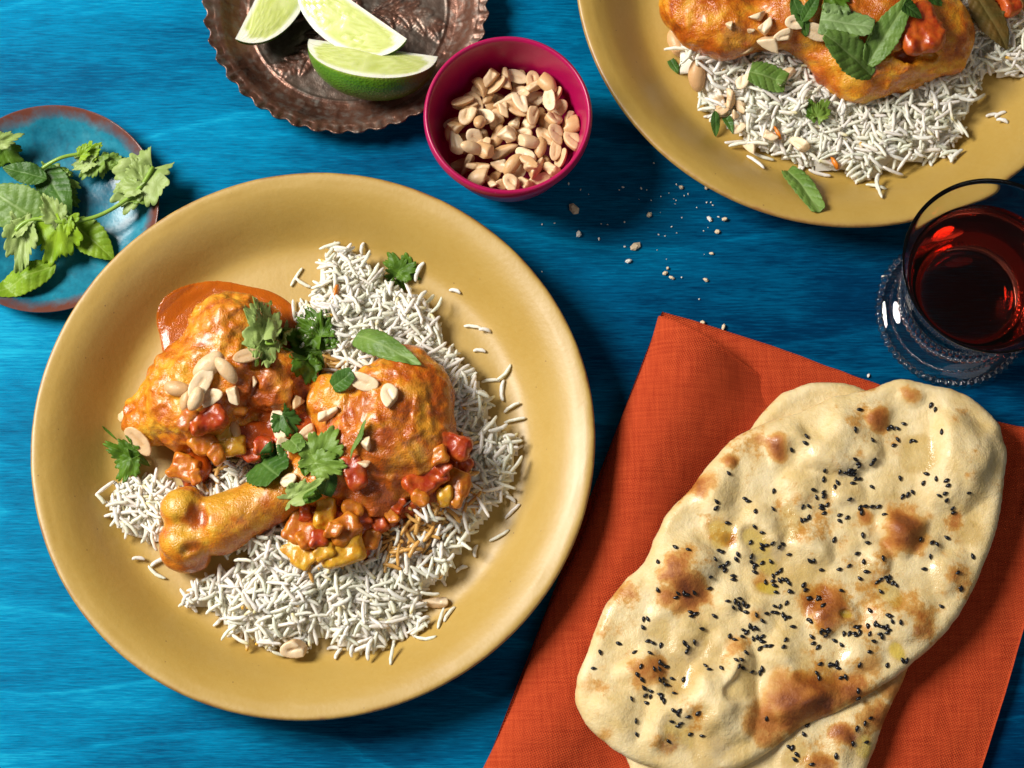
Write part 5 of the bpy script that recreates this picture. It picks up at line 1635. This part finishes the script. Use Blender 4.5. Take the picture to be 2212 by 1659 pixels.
def mint_leaf(seed, width=0.5, t0=0.0, t1=1.0, quilt=0.017, teeth=13):
    nt, ns = 44, 25
    width = width * (t1 - t0)
    V, vein = [], []
    for i in range(nt):
        t = t0 + (t1 - t0) * i / (nt - 1)
        w = width / 2 * max(0.02, math.sin(math.pi * min(1, max(0, t)) ** 0.80)) ** 0.75
        w *= 1 + 0.10 * ((t * teeth) % 1.0 - 0.5)
        for j in range(ns):
            s = -1 + 2 * j / (ns - 1)
            ph = t * 8.0 - abs(s) * 1.15 + (0.5 if s > 0 else 0.0)
            q = abs(math.sin(math.pi * ph))
            mid = abs(s) * w
            fine = abs(math.sin(math.pi * (abs(s) * 4.3 + 0.3 * math.sin(ph * 6.28))))
            z = quilt * (min(1.0, q * 1.8) ** 0.7) * min(1.0, mid / 0.05) + quilt * 0.4 * fine * min(1, mid / 0.06)
            V.append((t, s * w, z))
            vein.append(min(1.0, max(0.0, 1 - mid / 0.013) + 0.75 * max(0.0, 1 - q / 0.20) + 0.25 * max(0.0, 1 - fine / 0.2)))
    F = [(i * ns + j, (i + 1) * ns + j, (i + 1) * ns + j + 1, i * ns + j + 1) for i in range(nt - 1) for j in range(ns - 1)]
    V = np.array(V)
    V[:, 2] += 0.05 * fbm(V[:, 0] * 2.5, V[:, 1] * 2.5, seed, seed, 2)
    return V, F, np.array(vein)

def shape_leaf(G, base, tip, roll=0.0, arch=0.0, fold=0.0, curl=0.0, wscale=1.0):
    V, F, vein = G
    V = V.copy()
    x0, x1 = (V[:, 0].min(), V[:, 0].max()) if V[:, 0].min() >= 0 else (0.0, V[:, 0].max())
    t = (V[:, 0] - x0) / (x1 - x0)
    base, tip = np.asarray(base, float), np.asarray(tip, float)
    ex = tip - base; L = np.linalg.norm(ex); ex /= L
    s = L / (x1 - x0)
    if V[:, 0].min() < 0: wscale = wscale * 0.74
    y = V[:, 1] * wscale * s
    z = V[:, 2] * s + fold * np.abs(y) + curl * y * y / L + arch * L * 4 * t * (1 - t)
    up = np.array((0, 0, 1.0)); up = up - ex * up.dot(ex); up /= np.linalg.norm(up)
    ey = np.cross(up, ex)
    c, n = math.cos(roll), math.sin(roll)
    ey2, ez2 = ey * c + up * n, up * c - ey * n
    return base + np.outer(t * L, ex) + np.outer(y, ey2) + np.outer(z, ez2), F, vein

def drape(P, surf, gap=0.0005):
    P = P.copy()
    for k in range(len(P)):
        h = surf.height(P[k, 0], P[k, 1], -1.0) + gap
        if P[k, 2] < h: P[k, 2] = h
    return P

def leaf_obj(name, P, F, vein, mat, parent=None, surf=None, **kw):
    o = put(name, P, F, MT[mat], P.mean(0), parent, True, {'vein': vein}, **kw)
    md = o.modifiers.new('thickness', 'SOLIDIFY'); md.thickness = 0.0002; md.offset = 0
    if surf is not None: surf.add(P, F)
    return o

def on_plate(surf, kind, b, t, mat, label, lift=(1.0, 1.5), seed=1, width=0.5, rng_t=(0.0, 1.0), name=None, group=None, **sh):
    pb, _ = surf.pick(*b); pt, _ = surf.pick(*t)
    pb = np.array(U(b[0], b[1], pb.z + lift[0] * mm)); pt = np.array(U(t[0], t[1], pt.z + lift[1] * mm))
    G = cilantro_leaf(seed) if kind == 'c' else mint_leaf(seed, width, *rng_t)
    P, F, v = shape_leaf(G, pb, pt, **sh)
    P = drape(P, surf)
    nm = name or ('cilantro_leaf' if kind == 'c' else 'mint_leaf')
    return leaf_obj(nm, P, F, v, mat, None, surf, label=label, cat='leaf', group=group)

# front plate
sp = empty('cilantro_sprig', W(*ZM(830, 300), 44), 'pale two-leaf cilantro sprig standing on the thigh beside the big dark leaf', 'herb sprig')
for b, t, sd in (((805, 300), (805, 118), 3), ((862, 312), (800, 462), 9)):
    pb, _ = S1.pick(*ZM(*b)); pt, _ = S1.pick(*ZM(*t))
    P, F, v = shape_leaf(cilantro_leaf(sd), U(*ZM(*b), pb.z + 0.004), U(*ZM(*t), pt.z + 0.010), roll=0.35, fold=0.25, wscale=0.40)
    leaf_obj('leaf', drape(P, S1), F, v, 'cilantro_pale', sp)
pth = spline([U(*ZM(x, y), z) for x, y, z in ((806, 302, 0.052), (806, 318, 0.050), (835, 318, 0.050), (862, 312, 0.048))], 5)
zmx = max(S1.height(p[0], p[1]) for p in pth) + 0.0022
pth[:, 2] = np.maximum(pth[:, 2] * 0 + zmx, pth[:, 2] * 0)
put('stem', *tube(pth, 0.0007), MT['stem'], sp.location, sp)
g = 'herb leaves on the whole plate'
on_plate(S1, 'c', ZM(1010, 420), ZM(1040, 535), 'cilantro', 'dark cilantro leaf hanging below the big one between thigh and rice', (0, 0.5), 21, group=g)
on_plate(S1, 'c', ZM(1085, 370), ZM(900, 262), 'cilantro', 'big dark green cilantro leaf between the thigh and the rice', (3, 4), 5, group=g, fold=0.1, wscale=0.95)
on_plate(S1, 'c', ZM(1085, 300), ZM(985, 185), 'cilantro', 'upper dark cilantro leaf overlapping the big one', (3, 2), 8, group=g, wscale=0.8)
on_plate(S1, 'c', ZM(165, 890), ZM(12, 830), 'cilantro', 'upper green cilantro leaf at the far left of the plate', (5, 5), 11, group=g, fold=-0.3, wscale=0.7)
on_plate(S1, 'c', ZM(150, 905), ZM(95, 1020), 'cilantro', 'lower green cilantro leaf at the far left touching rice', (5, 3), 12, group=g, fold=-0.25, wscale=0.85)
on_plate(S1, 'm', ZM(120, 850), ZM(246, 940), 'cilantro', 'folded green leaf strip beside the sauce-streaked peanut', (4, 2), 12, 0.26, group=g, name='cilantro_leaf', arch=0.12)
on_plate(S1, 'm', ZM(10, 742), ZM(85, 812), 'cilantro', 'thin green leaf point at the far left of the plate', (4, 4), 14, 0.12, group=g, name='cilantro_leaf')
on_plate(S1, 'c', ZM(895, 690), ZM(960, 800), 'mint', 'dark leaf tucked in the gap behind the round grooved peanut', (0, 0), 31, group=g)
on_plate(S1, 'm', ZM(1130, 965), ZM(1100, 1080), 'mint', 'very dark mint scrap under the pale cilantro sliver', (0.5, 0.5), 17, 0.85, (0.1, 0.7), group=g)
on_plate(S1, 'm', ZM(1005, 990), ZM(1040, 830), 'cilantro', 'folded dark green leaf left of the large leaf on the drumstick', (1, 3), 16, 0.4, group=g, fold=0.5)
on_plate(S1, 'c', ZM(1060, 925), ZM(1160, 745), 'cilantro_mid', 'large light green cilantro leaf on the drumstick', (2.5, 3), 19, group=g, fold=0.12)
on_plate(S1, 'c', ZM(1060, 925), ZM(1215, 955), 'cilantro_mid', 'right lobe of light green cilantro on the drumstick', (2, 1.5), 22, group=g, wscale=0.8)
on_plate(S1, 'c', ZM(945, 1100), ZM(1112, 1000), 'cilantro_pale', 'pale narrow cilantro sliver lying across the drumstick shaft', (1, 4), 23, group=g, fold=0.35, wscale=0.45)
on_plate(S1, 'm', ZM(1000, 1110), ZM(1085, 1075), 'cilantro', 'bright green bit under the pale cilantro sliver', (0.5, 1), 24, 0.55, (0.1, 0.8), group=g, name='cilantro_leaf')
on_plate(S1, 'c', (880, 602), (832, 548), 'cilantro', 'small green cilantro leaf alone above the rice heap', (1, 2), 25, group=g, wscale=0.9)
on_plate(S1, 'c', (858, 590), (902, 574), 'cilantro', 'side lobe of the lone cilantro leaf above the rice', (1, 2), 26, group=g, wscale=0.9)
on_plate(S1, 'm', ZM(1258, 300), ZM(1578, 440), 'mint_mid', 'long curved mint strip lying on the rice above the drumstick', (3, 3), 27, 0.30, (0.14, 1.0), group=g, arch=0.10, fold=-0.4)
on_plate(S1, 'm', ZM(785, 915), ZM(890, 1000), 'mint', 'chopped mint square beside the drumstick shaft', (1, 1), 28, 0.95, (0.2, 0.8), group=g)
on_plate(S1, 'm', ZM(1315, 712), ZM(1232, 905), 'mint_mid', 'thin mint sliver standing on edge on the drumstick meat', (3, 1.5), 29, 0.20, group=g, roll=0.9)
on_plate(S1, 'm', ZM(1145, 550), ZM(1240, 480), 'mint', 'dark mint scrap behind the drumstick shoulder', (0.5, 1), 30, 0.7, (0.1, 0.8), group=g)
on_plate(S1, 'm', ZM(930, 805), ZM(985, 860), 'mint_mid', 'small mint corner peeking beside the pointed peanut half', (1, 1), 32, 0.6, (0.2, 0.8), group=g)

# edge plate
g = 'herb leaves on the edge plate'
on_plate(S2, 'm', ZP(590, 420), ZP(800, 500), 'mint_mid', 'chopped mint square on the rice beside the square peanut piece', (3, 3), 41, 0.75, (0.15, 0.75), group=g)
on_plate(S2, 'c', ZP(985, 690), ZP(940, 585), 'cilantro', 'left half of the tiny cilantro leaf on the rice', (1, 2.5), 42, group=g, wscale=0.8)
on_plate(S2, 'c', ZP(990, 690), ZP(1050, 585), 'cilantro_mid', 'right half of the tiny cilantro leaf on the rice', (1, 2.5), 43, group=g, wscale=0.8)
on_plate(S2, 'm', ZP(385, 655), ZP(390, 810), 'mint', 'narrow green shred under the peanut cluster at the rice edge', (2, 1), 44, 0.36, group=g)
on_plate(S2, 'm', ZP(440, 700), ZP(490, 785), 'mint', 'curled green shred next to the narrow one', (1.5, 1), 45, 0.35, group=g, arch=0.2)
on_plate(S2, 'm', ZP(120, 355), ZP(170, 440), 'mint', 'dark leaf tip lying bare on the plate left of the whole peanut', (0.5, 0.5), 46, 0.5, (0.2, 1.0), group=g)
on_plate(S2, 'm', ZP(815, 1020), ZP(1005, 1255), 'mint_mid', 'bright green mint strip alone on the plate wall', (0.6, 0.6), 47, 0.30, (0.10, 0.80), group=g, fold=0.3)
on_plate(S2, 'm', ZP(840, -20), ZP(925, 225), 'mint', 'dark crumpled mint shred above the blunt peanut', (1, 1.5), 48, 0.34, group=g)
on_plate(S2, 'm', ZP(900, 130), ZP(1000, -40), 'mint', 'dark mint shred at the very top of the photo', (1, 2), 49, 0.4, group=g)
on_plate(S2, 'c', ZP(1070, -30), ZP(1175, 85), 'cilantro', 'cilantro leaf cut by the top of the photo', (2, 2.5), 50, group=g)
on_plate(S2, 'm', ZP(1005, 120), ZP(1320, 175), 'mint_pale', 'pale blunt mint leaf above the stalked one', (2.5, 3.0), 51, 0.62, (0.25, 0.85), group=g)
on_plate(S2, 'm', ZP(1325, 445), ZP(1020, 205), 'mint_mid', 'green pointed mint leaf with a white stalk on the chicken', (1.5, 4.5), 52, 0.52, (0.02, 0.92), group=g, arch=0.04)
on_plate(S2, 'm', ZP(1285, 378), ZP(1545, -30), 'mint_mid', 'long quilted mint leaf crossing up beside the big tomato', (2, 5), 53, 0.36, (0.06, 1.0), group=g, arch=0.05)
on_plate(S2, 'm', ZP(1500, 20), ZP(1605, 110), 'mint', 'dark mint tip right of the long quilted leaf', (4, 1), 54, 0.6, (0.3, 1.0), group=g)
on_plate(S2, 'm', ZP(1650, -20), ZP(1730, 25), 'mint', 'mint corner at the photo top right of the tomato', (2, 1), 55, 0.6, (0.2, 0.9), group=g)
on_plate(S2, 'm', ZP(1895, -60), ZP(2110, 295), 'curry_leaf', 'brownish sauced leaf hanging over the rice at the upper corner', (8, 1.5), 56, 0.44, group=g, arch=0.06, name='curry_leaf')

# enamel dish
def dish_leaf(parent, kind, b, t, zb, zt, mat, seed, width=0.5, rng_t=(0.0, 1.0), **sh):
    G = cilantro_leaf(seed) if kind == 'c' else mint_leaf(seed, width, *rng_t)
    P, F, v = shape_leaf(G, U(*ZD(*b), zb * mm), U(*ZD(*t), zt * mm), **sh)
    P = drape(P, SE)
    leaf_obj('leaf', P, F, v, mat, parent)
def dish_stem(parent, pts, r=0.0010):
    pth = spline([U(*ZD(x, y), z * mm) for x, y, z in pts], 6)
    pth[:, 2] = np.maximum(pth[:, 2], [SE.height(p[0], p[1]) + 0.0013 for p in pth])
    put('stem', *tube(pth, r), MT['stem'], parent.location, parent)
ms = empty('mint_sprig', W(*ZD(250, 900), 6), 'mint sprig with broad veined leaves lying in the turquoise dish', 'herb sprig')
dish_leaf(ms, 'm', (300, 560), (500, 900), 8, 10, 'mint', 61, 0.55, (0.05, 1.0), arch=0.1)
dish_leaf(ms, 'm', (490, 930), (800, 1210), 9, 6, 'mint_bright', 62, 0.56, arch=0.08, fold=0.15)
dish_leaf(ms, 'm', (385, 1235), (-60, 1470), 12, 6, 'mint_bright', 63, 0.42, arch=0.08, fold=-0.3)
dish_leaf(ms, 'm', (345, 985), (-90, 700), 13, 15, 'mint_mid', 64, 0.66, arch=0.10, roll=-0.15)
dish_leaf(ms, 'm', (330, 640), (20, 560), 14, 16, 'mint', 65, 0.5, arch=0.05)
dish_stem(ms, [(330, 985, 12), (420, 950, 11), (480, 930, 10), (460, 850, 9)], 0.0012)
ca = empty('cilantro_sprig', W(*ZD(900, 780), 6), 'cilantro sprig with a long curved stem reaching the dish rim', 'herb sprig')
dish_leaf(ca, 'c', (1060, 560), (820, 860), 15, 13, 'cilantro_pale', 71, fold=0.15, wscale=0.9)
dish_leaf(ca, 'c', (1000, 650), (905, 480), 15, 17, 'cilantro_pale', 72, wscale=0.8)
dish_leaf(ca, 'c', (930, 760), (1090, 745), 15, 13, 'cilantro_mid', 75, wscale=0.7)
dish_leaf(ca, 'c', (425, 935), (330, 1255), 20, 12, 'cilantro_bright', 73, fold=-0.1, wscale=0.9)
dish_leaf(ca, 'c', (425, 935), (540, 1090), 19, 12, 'cilantro_mid', 76, wscale=0.7)
dish_leaf(ca, 'c', (150, 965), (150, 1310), 19, 13, 'cilantro_pale', 74, wscale=0.6, fold=0.3)
dish_leaf(ca, 'c', (405, 920), (300, 735), 20, 24, 'cilantro_pale', 77, wscale=0.75, fold=0.3)
dish_leaf(ca, 'c', (470, 930), (470, 1060), 20, 17, 'cilantro_bright', 105, wscale=0.7, fold=0.2)
dish_leaf(ca, 'c', (960, 700), (800, 700), 17, 15, 'cilantro_pale', 106, wscale=0.75, fold=0.2)
dish_leaf(ca, 'c', (180, 945), (40, 1060), 20, 18, 'cilantro_pale', 107, wscale=0.6, fold=0.3)
dish_stem(ca, [(110, 1000, 19), (170, 945, 20), (270, 918, 20), (400, 938, 20), (520, 935, 18), (690, 895, 16), (860, 800, 16), (985, 690, 16), (1070, 555, 16)], 0.0011)
cb = empty('cilantro_sprig', W(*ZD(600, 480), 6), 'cilantro sprig with bright toothed leaves in the upper part of the dish', 'herb sprig')
dish_leaf(cb, 'c', (595, 470), (715, 395), 12, 15, 'cilantro_bright', 81, wscale=0.9)
dish_leaf(cb, 'c', (690, 480), (560, 640), 13, 9, 'cilantro_mid', 82, wscale=0.8)
dish_leaf(cb, 'c', (600, 470), (520, 500), 12, 11, 'cilantro_pale', 83, wscale=1.0)
dish_leaf(cb, 'c', (740, 520), (900, 520), 11, 10, 'cilantro_mid', 84, wscale=0.7)
dish_leaf(cb, 'c', (700, 490), (720, 640), 12, 8, 'cilantro_mid', 87, wscale=0.8)
dish_leaf(cb, 'c', (330, 600), (560, 720), 10, 7, 'cilantro_mid', 85, wscale=0.7)
dish_leaf(cb, 'c', (440, 720), (560, 830), 8, 6, 'cilantro', 88, wscale=0.7)
dish_stem(cb, [(270, 585, 12), (340, 535, 14), (430, 490, 15), (520, 470, 14), (610, 465, 13), (740, 510, 11)], 0.0010)
for b, t, zb, zt, mt, sd, ws in (((560, 480), (640, 400), 14, 16, 'cilantro_bright', 101, 0.8), ((640, 520), (500, 560), 13, 10, 'cilantro_pale', 102, 0.7), ((800, 500), (860, 590), 11, 9, 'cilantro_mid', 103, 0.8), ((470, 600), (400, 640), 11, 9, 'cilantro_mid', 104, 0.9)):
    dish_leaf(cb, 'c', b, t, zb, zt, mt, sd, wscale=ws, fold=0.15)
cc = empty('cilantro_sprig', W(*ZD(60, 420), 6), 'cilantro sprig at the left photo edge above the broad mint leaf', 'herb sprig')
dish_leaf(cc, 'c', (-20, 380), (175, 325), 20, 17, 'cilantro_pale', 86, wscale=0.6)
dish_leaf(cc, 'c', (20, 420), (150, 540), 13, 9, 'cilantro', 89, wscale=0.9)
dish_leaf(cc, 'c', (-30, 400), (0, 560), 12, 9, 'cilantro', 90, wscale=0.9)
dish_stem(cc, [(-60, 430, 14), (-10, 400, 15), (30, 410, 13)], 0.0009)

# ------------------------------------------------------------------ nigella seeds
def seed_mesh(k):
    r_ = random.Random(k)
    ts = [0, 0.12, 0.35, 0.62, 0.85, 1.0]; rad = [0.18, 0.68, 1.0, 0.86, 0.45, 0.08]
    V, F = [], []
    L, w = 0.0031 * r_.uniform(0.9, 1.1), 0.00088 * r_.uniform(0.9, 1.15)
    for t, q in zip(ts, rad):
        for j in range(5):
            a = 2 * math.pi * j / 5 + 0.3
            V.append(((t - 0.5) * L, math.cos(a) * w * q + 0.0002 * math.sin(t * 3.1) * (k % 2), math.sin(a) * w * 0.8 * q))
    for i in range(5):
        for j in range(5):
            F.append((i * 5 + j, i * 5 + (j + 1) % 5, (i + 1) * 5 + (j + 1) % 5, (i + 1) * 5 + j))
    F += [(4, 3, 2, 1, 0), tuple(25 + j for j in range(5))]
    return make_mesh('seed', V, F, MT['seed'], True)
SEEDM = [seed_mesh(k) for k in range(5)]
N2, N1, N3, N4 = zc(3096, 1450, 1.746), zc(2200, 1400, 1.659), zc(2200, 2200, 1.903), zc(3100, 2200, 1.9026)
SEEDS = [(N2, "600,332 566,471 226,520 218,562 123,607 688,542 797,457 825,457 861,460 905,428 864,543 838,581 955,551 978,549 1095,300 1125,330 1174,484 565,675 588,705 592,722 690,690 698,680 684,705 357,751 345,816 456,762 500,770 520,755 535,745 545,760 558,755 528,780 560,780 540,770 442,840 425,872 553,846 565,815 594,815 684,874 877,810 277,891 294,940 344,906 348,932 372,992 335,1000 331,1020 347,1052 198,1007 243,1005 525,952 600,1013 611,1045 635,1005 685,1006 728,1007 774,1066 460,1067 459,1110 508,1083 190,1102 217,1102 244,1080 895,938 932,925 967,908 1063,780 1046,842 1133,811 1203,825 1214,857 1362,909 1197,914 1153,927 1207,960 1246,1015 1254,1047 620,1209 651,1256 420,1237 582,1334 630,1390 760,1370 522,1421 453,1444 333,1450 648,1461 601,1506 1022,1234 1103,1258 1136,1273 1206,1224 1090,1355 1387,1354 1047,1443 1279,1466 717,1535 745,1515 775,1497 808,1497 792,1523 825,1540 850,1553 746,1598 1303,1578 470,1598 250,1382 281,1382 206,1553 222,1590 115,1602 245,1645 313,1645"),
         (N1, "1604,661 1184,818 1483,937 1105,1005 1103,1047 1294,990 1316,1004 1365,1071 1478,1056 1180,1147 1359,1173 1411,1211 1327,1277 1406,1293 1440,1296 1405,1318 1477,1280 1541,1286 1522,1307 1585,1357 1124,1333 1140,1340 1250,1357 1239,1390 1095,1388 1125,1435 1150,1438 1173,1418 1162,1463 1334,1368 1338,1410 1355,1440 1366,1430 1405,1413 1466,1402 1357,1475 1213,1500 1216,1526 1066,1508 1055,1582 830,1310 918,1330 720,1405 719,1590 848,1612 888,1613 908,1622 956,1609 833,1640 1507,1480 1530,1463 1480,1503 1430,1541 1482,1537 1522,1530 1548,1522 1568,1530 1585,1549 1492,1565 1500,1610 1597,1603"),
         (N3, "1351,391 1406,395 1440,370 1437,410 1395,440 1443,450 1472,410 1499,430 1490,475 1068,470 1073,508 1109,484 1249,503 1568,495 1617,543 1645,483 1712,430 1748,432 1697,473 1725,480 1772,495 1790,520 1812,510 1797,403 1846,586 712,528 746,523 709,588 1154,601 526,713 380,781 332,901 742,694 779,709 843,727 647,779 762,787 1024,711 1098,703 1050,743 1041,768 1368,656 1408,685 1464,665 1475,610 1497,625 1523,576 1552,595 1573,601 1545,676 1580,665 1615,655 1600,690 1620,700 1600,750 1643,735 1681,733 1790,684 1774,738 1493,786 1417,838 1456,834 1434,884 1469,903 1534,925 1615,905 1596,937 690,888 663,950 702,988 790,905 830,855 853,875 887,888 830,905 835,990 865,985 868,1020 899,1033 933,980 1018,986 717,1047 769,1068 727,1105 768,1115 838,1098 848,1118 868,1152 947,1094 735,1162 619,1137 1181,882 1214,914 1308,903 945,1223 985,1225 977,1252 1048,1264 1127,1241 651,1300 925,1304 997,1315 972,1335 659,1404 1069,1402 1161,1411 903,1458 1649,1280"),
         (N4, "259,367 331,369 369,423 724,460 263,530 278,540 370,610 395,605 350,625 385,650 410,620 279,661 288,710 325,742 452,690 509,719 522,638 565,640 600,635 622,655 645,630 607,585 636,588 706,580 720,637 765,560 790,575 815,580 845,585 868,600 850,625 795,635 812,655 866,495 880,505 893,540 958,549 748,692 720,778 643,871 340,866 415,873 440,875 470,862 482,901 314,942 328,975 504,974 537,970 631,1070 630,1126 855,877 970,843 1000,840 1264,427 1412,292"),
         (N4, "250,1335 220,1400 105,1503 130,1508 168,1558 150,1593 276,1627 725,1278 678,1320 621,1360 587,1474 692,1459 465,1566")]
def sow():
    for q, (zf, txt) in enumerate(SEEDS):
        par, S = (naan_low, SN_low) if q == 4 else (naan_top, SN)
        for it in txt.split():
            x, y = zf(*map(float, it.split(',')))
            loc, nor = S.pick(x, y)
            n = nor.normalized()
            yaw = rng.uniform(0, 6.28)
            lx = Vector((math.cos(yaw), math.sin(yaw), rng.uniform(-0.15, 0.15))); lx = (lx - n * lx.dot(n)).normalized(); ly = n.cross(lx)
            p = loc + n * 0.0005
            M = Matrix(((lx.x, ly.x, n.x, p.x), (lx.y, ly.y, n.y, p.y), (lx.z, ly.z, n.z, p.z), (0, 0, 0, 1)))
            inst('nigella_seed', rng.choice(SEEDM), M, par)
sow()

# ------------------------------------------------------------------ crumbs on the table
def crumb_geo(k, s):
    r_ = random.Random(k)
    a, b, c = s * r_.uniform(0.8, 1.2), s * r_.uniform(0.5, 0.8), s * r_.uniform(0.35, 0.55)
    V = []
    for i, (z, q) in enumerate(((0.0, 0.75), (0.55, 1.0), (1.0, 0.55))):
        for j in range(6):
            t = 2 * math.pi * (j + 0.3 * i) / 6
            V.append((a / 2 * q * math.cos(t) * r_.uniform(0.75, 1.2), b / 2 * q * math.sin(t) * r_.uniform(0.75, 1.2), c * z))
    F = [(i * 6 + j, i * 6 + (j + 1) % 6, (i + 1) * 6 + (j + 1) % 6, (i + 1) * 6 + j) for i in range(2) for j in range(6)] + [(5, 4, 3, 2, 1, 0), tuple(range(12, 18))]
    return np.array(V), F
MT['crumb'] = M_plain('nut_crumb', (0.74, 0.58, 0.38), 0.6, 0.3, 500)
MT['crumb_white'] = M_plain('pale_crumb', (0.85, 0.80, 0.70), 0.5, 0.15, 500)
TC = lambda X, Y: ZT(X, Y)
BIGC = [(*TC(730, 445), 9.5, -60, 'crumb', 'long tan peanut crumb nearest the magenta bowl'), (*TC(1283, 483), 5.5, 20, 'crumb', 'triangular peanut crumb in the open blue middle of the table'), (*TC(1175, 718), 8.0, 30, 'crumb', 'largest square peanut crumb on the bare table between plates and napkin'),
        (*TC(1520, 278), 5.0, 0, 'crumb', 'brown angular crumb close to the edge plate'), (*TC(1130, 822), 6.0, 5, 'crumb_white', 'level white rice crumb below the square peanut crumb'), (*TC(765, 622), 6.0, 85, 'crumb_white', 'upright white rice crumb left of the square peanut crumb'),
        (*TC(1727, 510), 4.6, -50, 'crumb_white', 'white flake crumb under the edge plate'), (*TC(1840, 515), 6.2, 15, 'crumb', 'flat brown skin crumb under the edge plate'), (*TC(1787, 605), 5.4, 40, 'crumb', 'pale nut crumb below the flat brown one'), (*TC(1745, 765), 4.0, 0, 'crumb', 'round tan crumb alone right of centre table'),
        (*TC(1400, 910), 4.4, 30, 'crumb', 'middle crumb of the three-crumb trail above the napkin'), (*TC(1420, 873), 3.2, 80, 'crumb', 'top crumb of the three-crumb trail above the napkin'), (*TC(1447, 943), 4.4, -20, 'crumb', 'bottom crumb of the three-crumb trail above the napkin'), (*TC(1705, 278), 4.2, 80, 'crumb', 'thin upright crumb closest to the edge plate rim'),
        (*TC(1677, 1277), 5.6, 0, 'crumb', 'crumb beside the top corner of the napkin'), (*TC(1832, 1308), 5.4, 70, 'crumb', 'upper of two crumbs at the napkin top edge'), (*TC(1822, 1350), 4.6, 90, 'crumb', 'lower of two crumbs touching the napkin top edge'), (1783, 806, 5.2, 10, 'crumb', 'tan crumb at the napkin edge near the flatbread'),
        (1876, 812, 3.6, 60, 'crumb_white', 'white grain crumb between napkin and tea glass'), (1908, 598, 3.2, 0, 'crumb_white', 'white crumb beside the foot of the tea glass'), (*TC(1700, 960), 4.0, -30, 'crumb', 'short tan crumb straight above the napkin fold')]
for k, (x, y, s, yaw, mt, lab) in enumerate(BIGC):
    V, F = crumb_geo(k, s * 0.66 * mm)
    inst('crumb', make_mesh('crumb', V, F, MT[mt], False), Matrix.Translation(U(x, y, 0.0002)) @ Matrix.Rotation(R(yaw), 4, 'Z'), label=lab, cat='crumb', group='crumbs on the table')
tv, tf, n = [], [], 0
tiny = [TC(a, b) for a, b in ((1485, 255), (1265, 295), (1090, 275), (1570, 325), (1543, 338), (1465, 362), (493, 898), (587, 540), (930, 545), (977, 550), (1342, 738), (1411, 806), (1401, 635), (1690, 770), (1525, 500), (1430, 318), (690, 250), (838, 327), (778, 295), (1318, 98), (1678, 190), (1210, 365), (1298, 372), (1475, 398), (1482, 373), (1717, 573), (1685, 597), (1063, 295), (1225, 283), (1753, 408), (1708, 388), (1450, 567), (1487, 612), (1652, 1100), (1523, 940), (495, 548))]
tiny += [(rng.uniform(1290, 1560), rng.uniform(380, 600)) for _ in range(10)]
for k, (x, y) in enumerate(tiny):
    V, F = crumb_geo(200 + k, rng.uniform(0.5, 1.5) * mm)
    a = rng.uniform(0, 6.28); c, s = math.cos(a), math.sin(a)
    V = V @ np.array(((c, -s, 0), (s, c, 0), (0, 0, 1))).T + U(x, y, 0.0002)
    tv.append(V); tf.extend([tuple(i + n for i in q) for q in F]); n += len(V)
put('crumbs', np.concatenate(tv), tf, MT['crumb_white'], U(1400, 500, 0), smooth=False, kind='stuff', label='dust of tiny pale crumbs on the blue table', cat='crumbs')
for k, (S, x, y, yaw, lab) in enumerate([(S2, *ZP(755, 790), -65, 'orange carrot shred in the left front of the edge plate rice'), (S2, *ZP(1095, 972), -60, 'orange carrot shred at the bottom edge of the edge plate rice'), (S1, *ZM(1160, 85), 80, 'orange carrot bit near the top of the front rice heap')]):
    loc, nor = S.pick(x, y)
    V, F = crumb_geo(300 + k, 8 * mm); V[:, 1] *= 0.5
    inst('carrot_shred', make_mesh('carrot_shred', V, F, MT['carrot'], True), Matrix.Translation(loc - Vector((0, 0, 0.0008))) @ Matrix.Rotation(R(yaw), 4, 'Z'), label=lab, cat='carrot shred', group='carrot shreds')
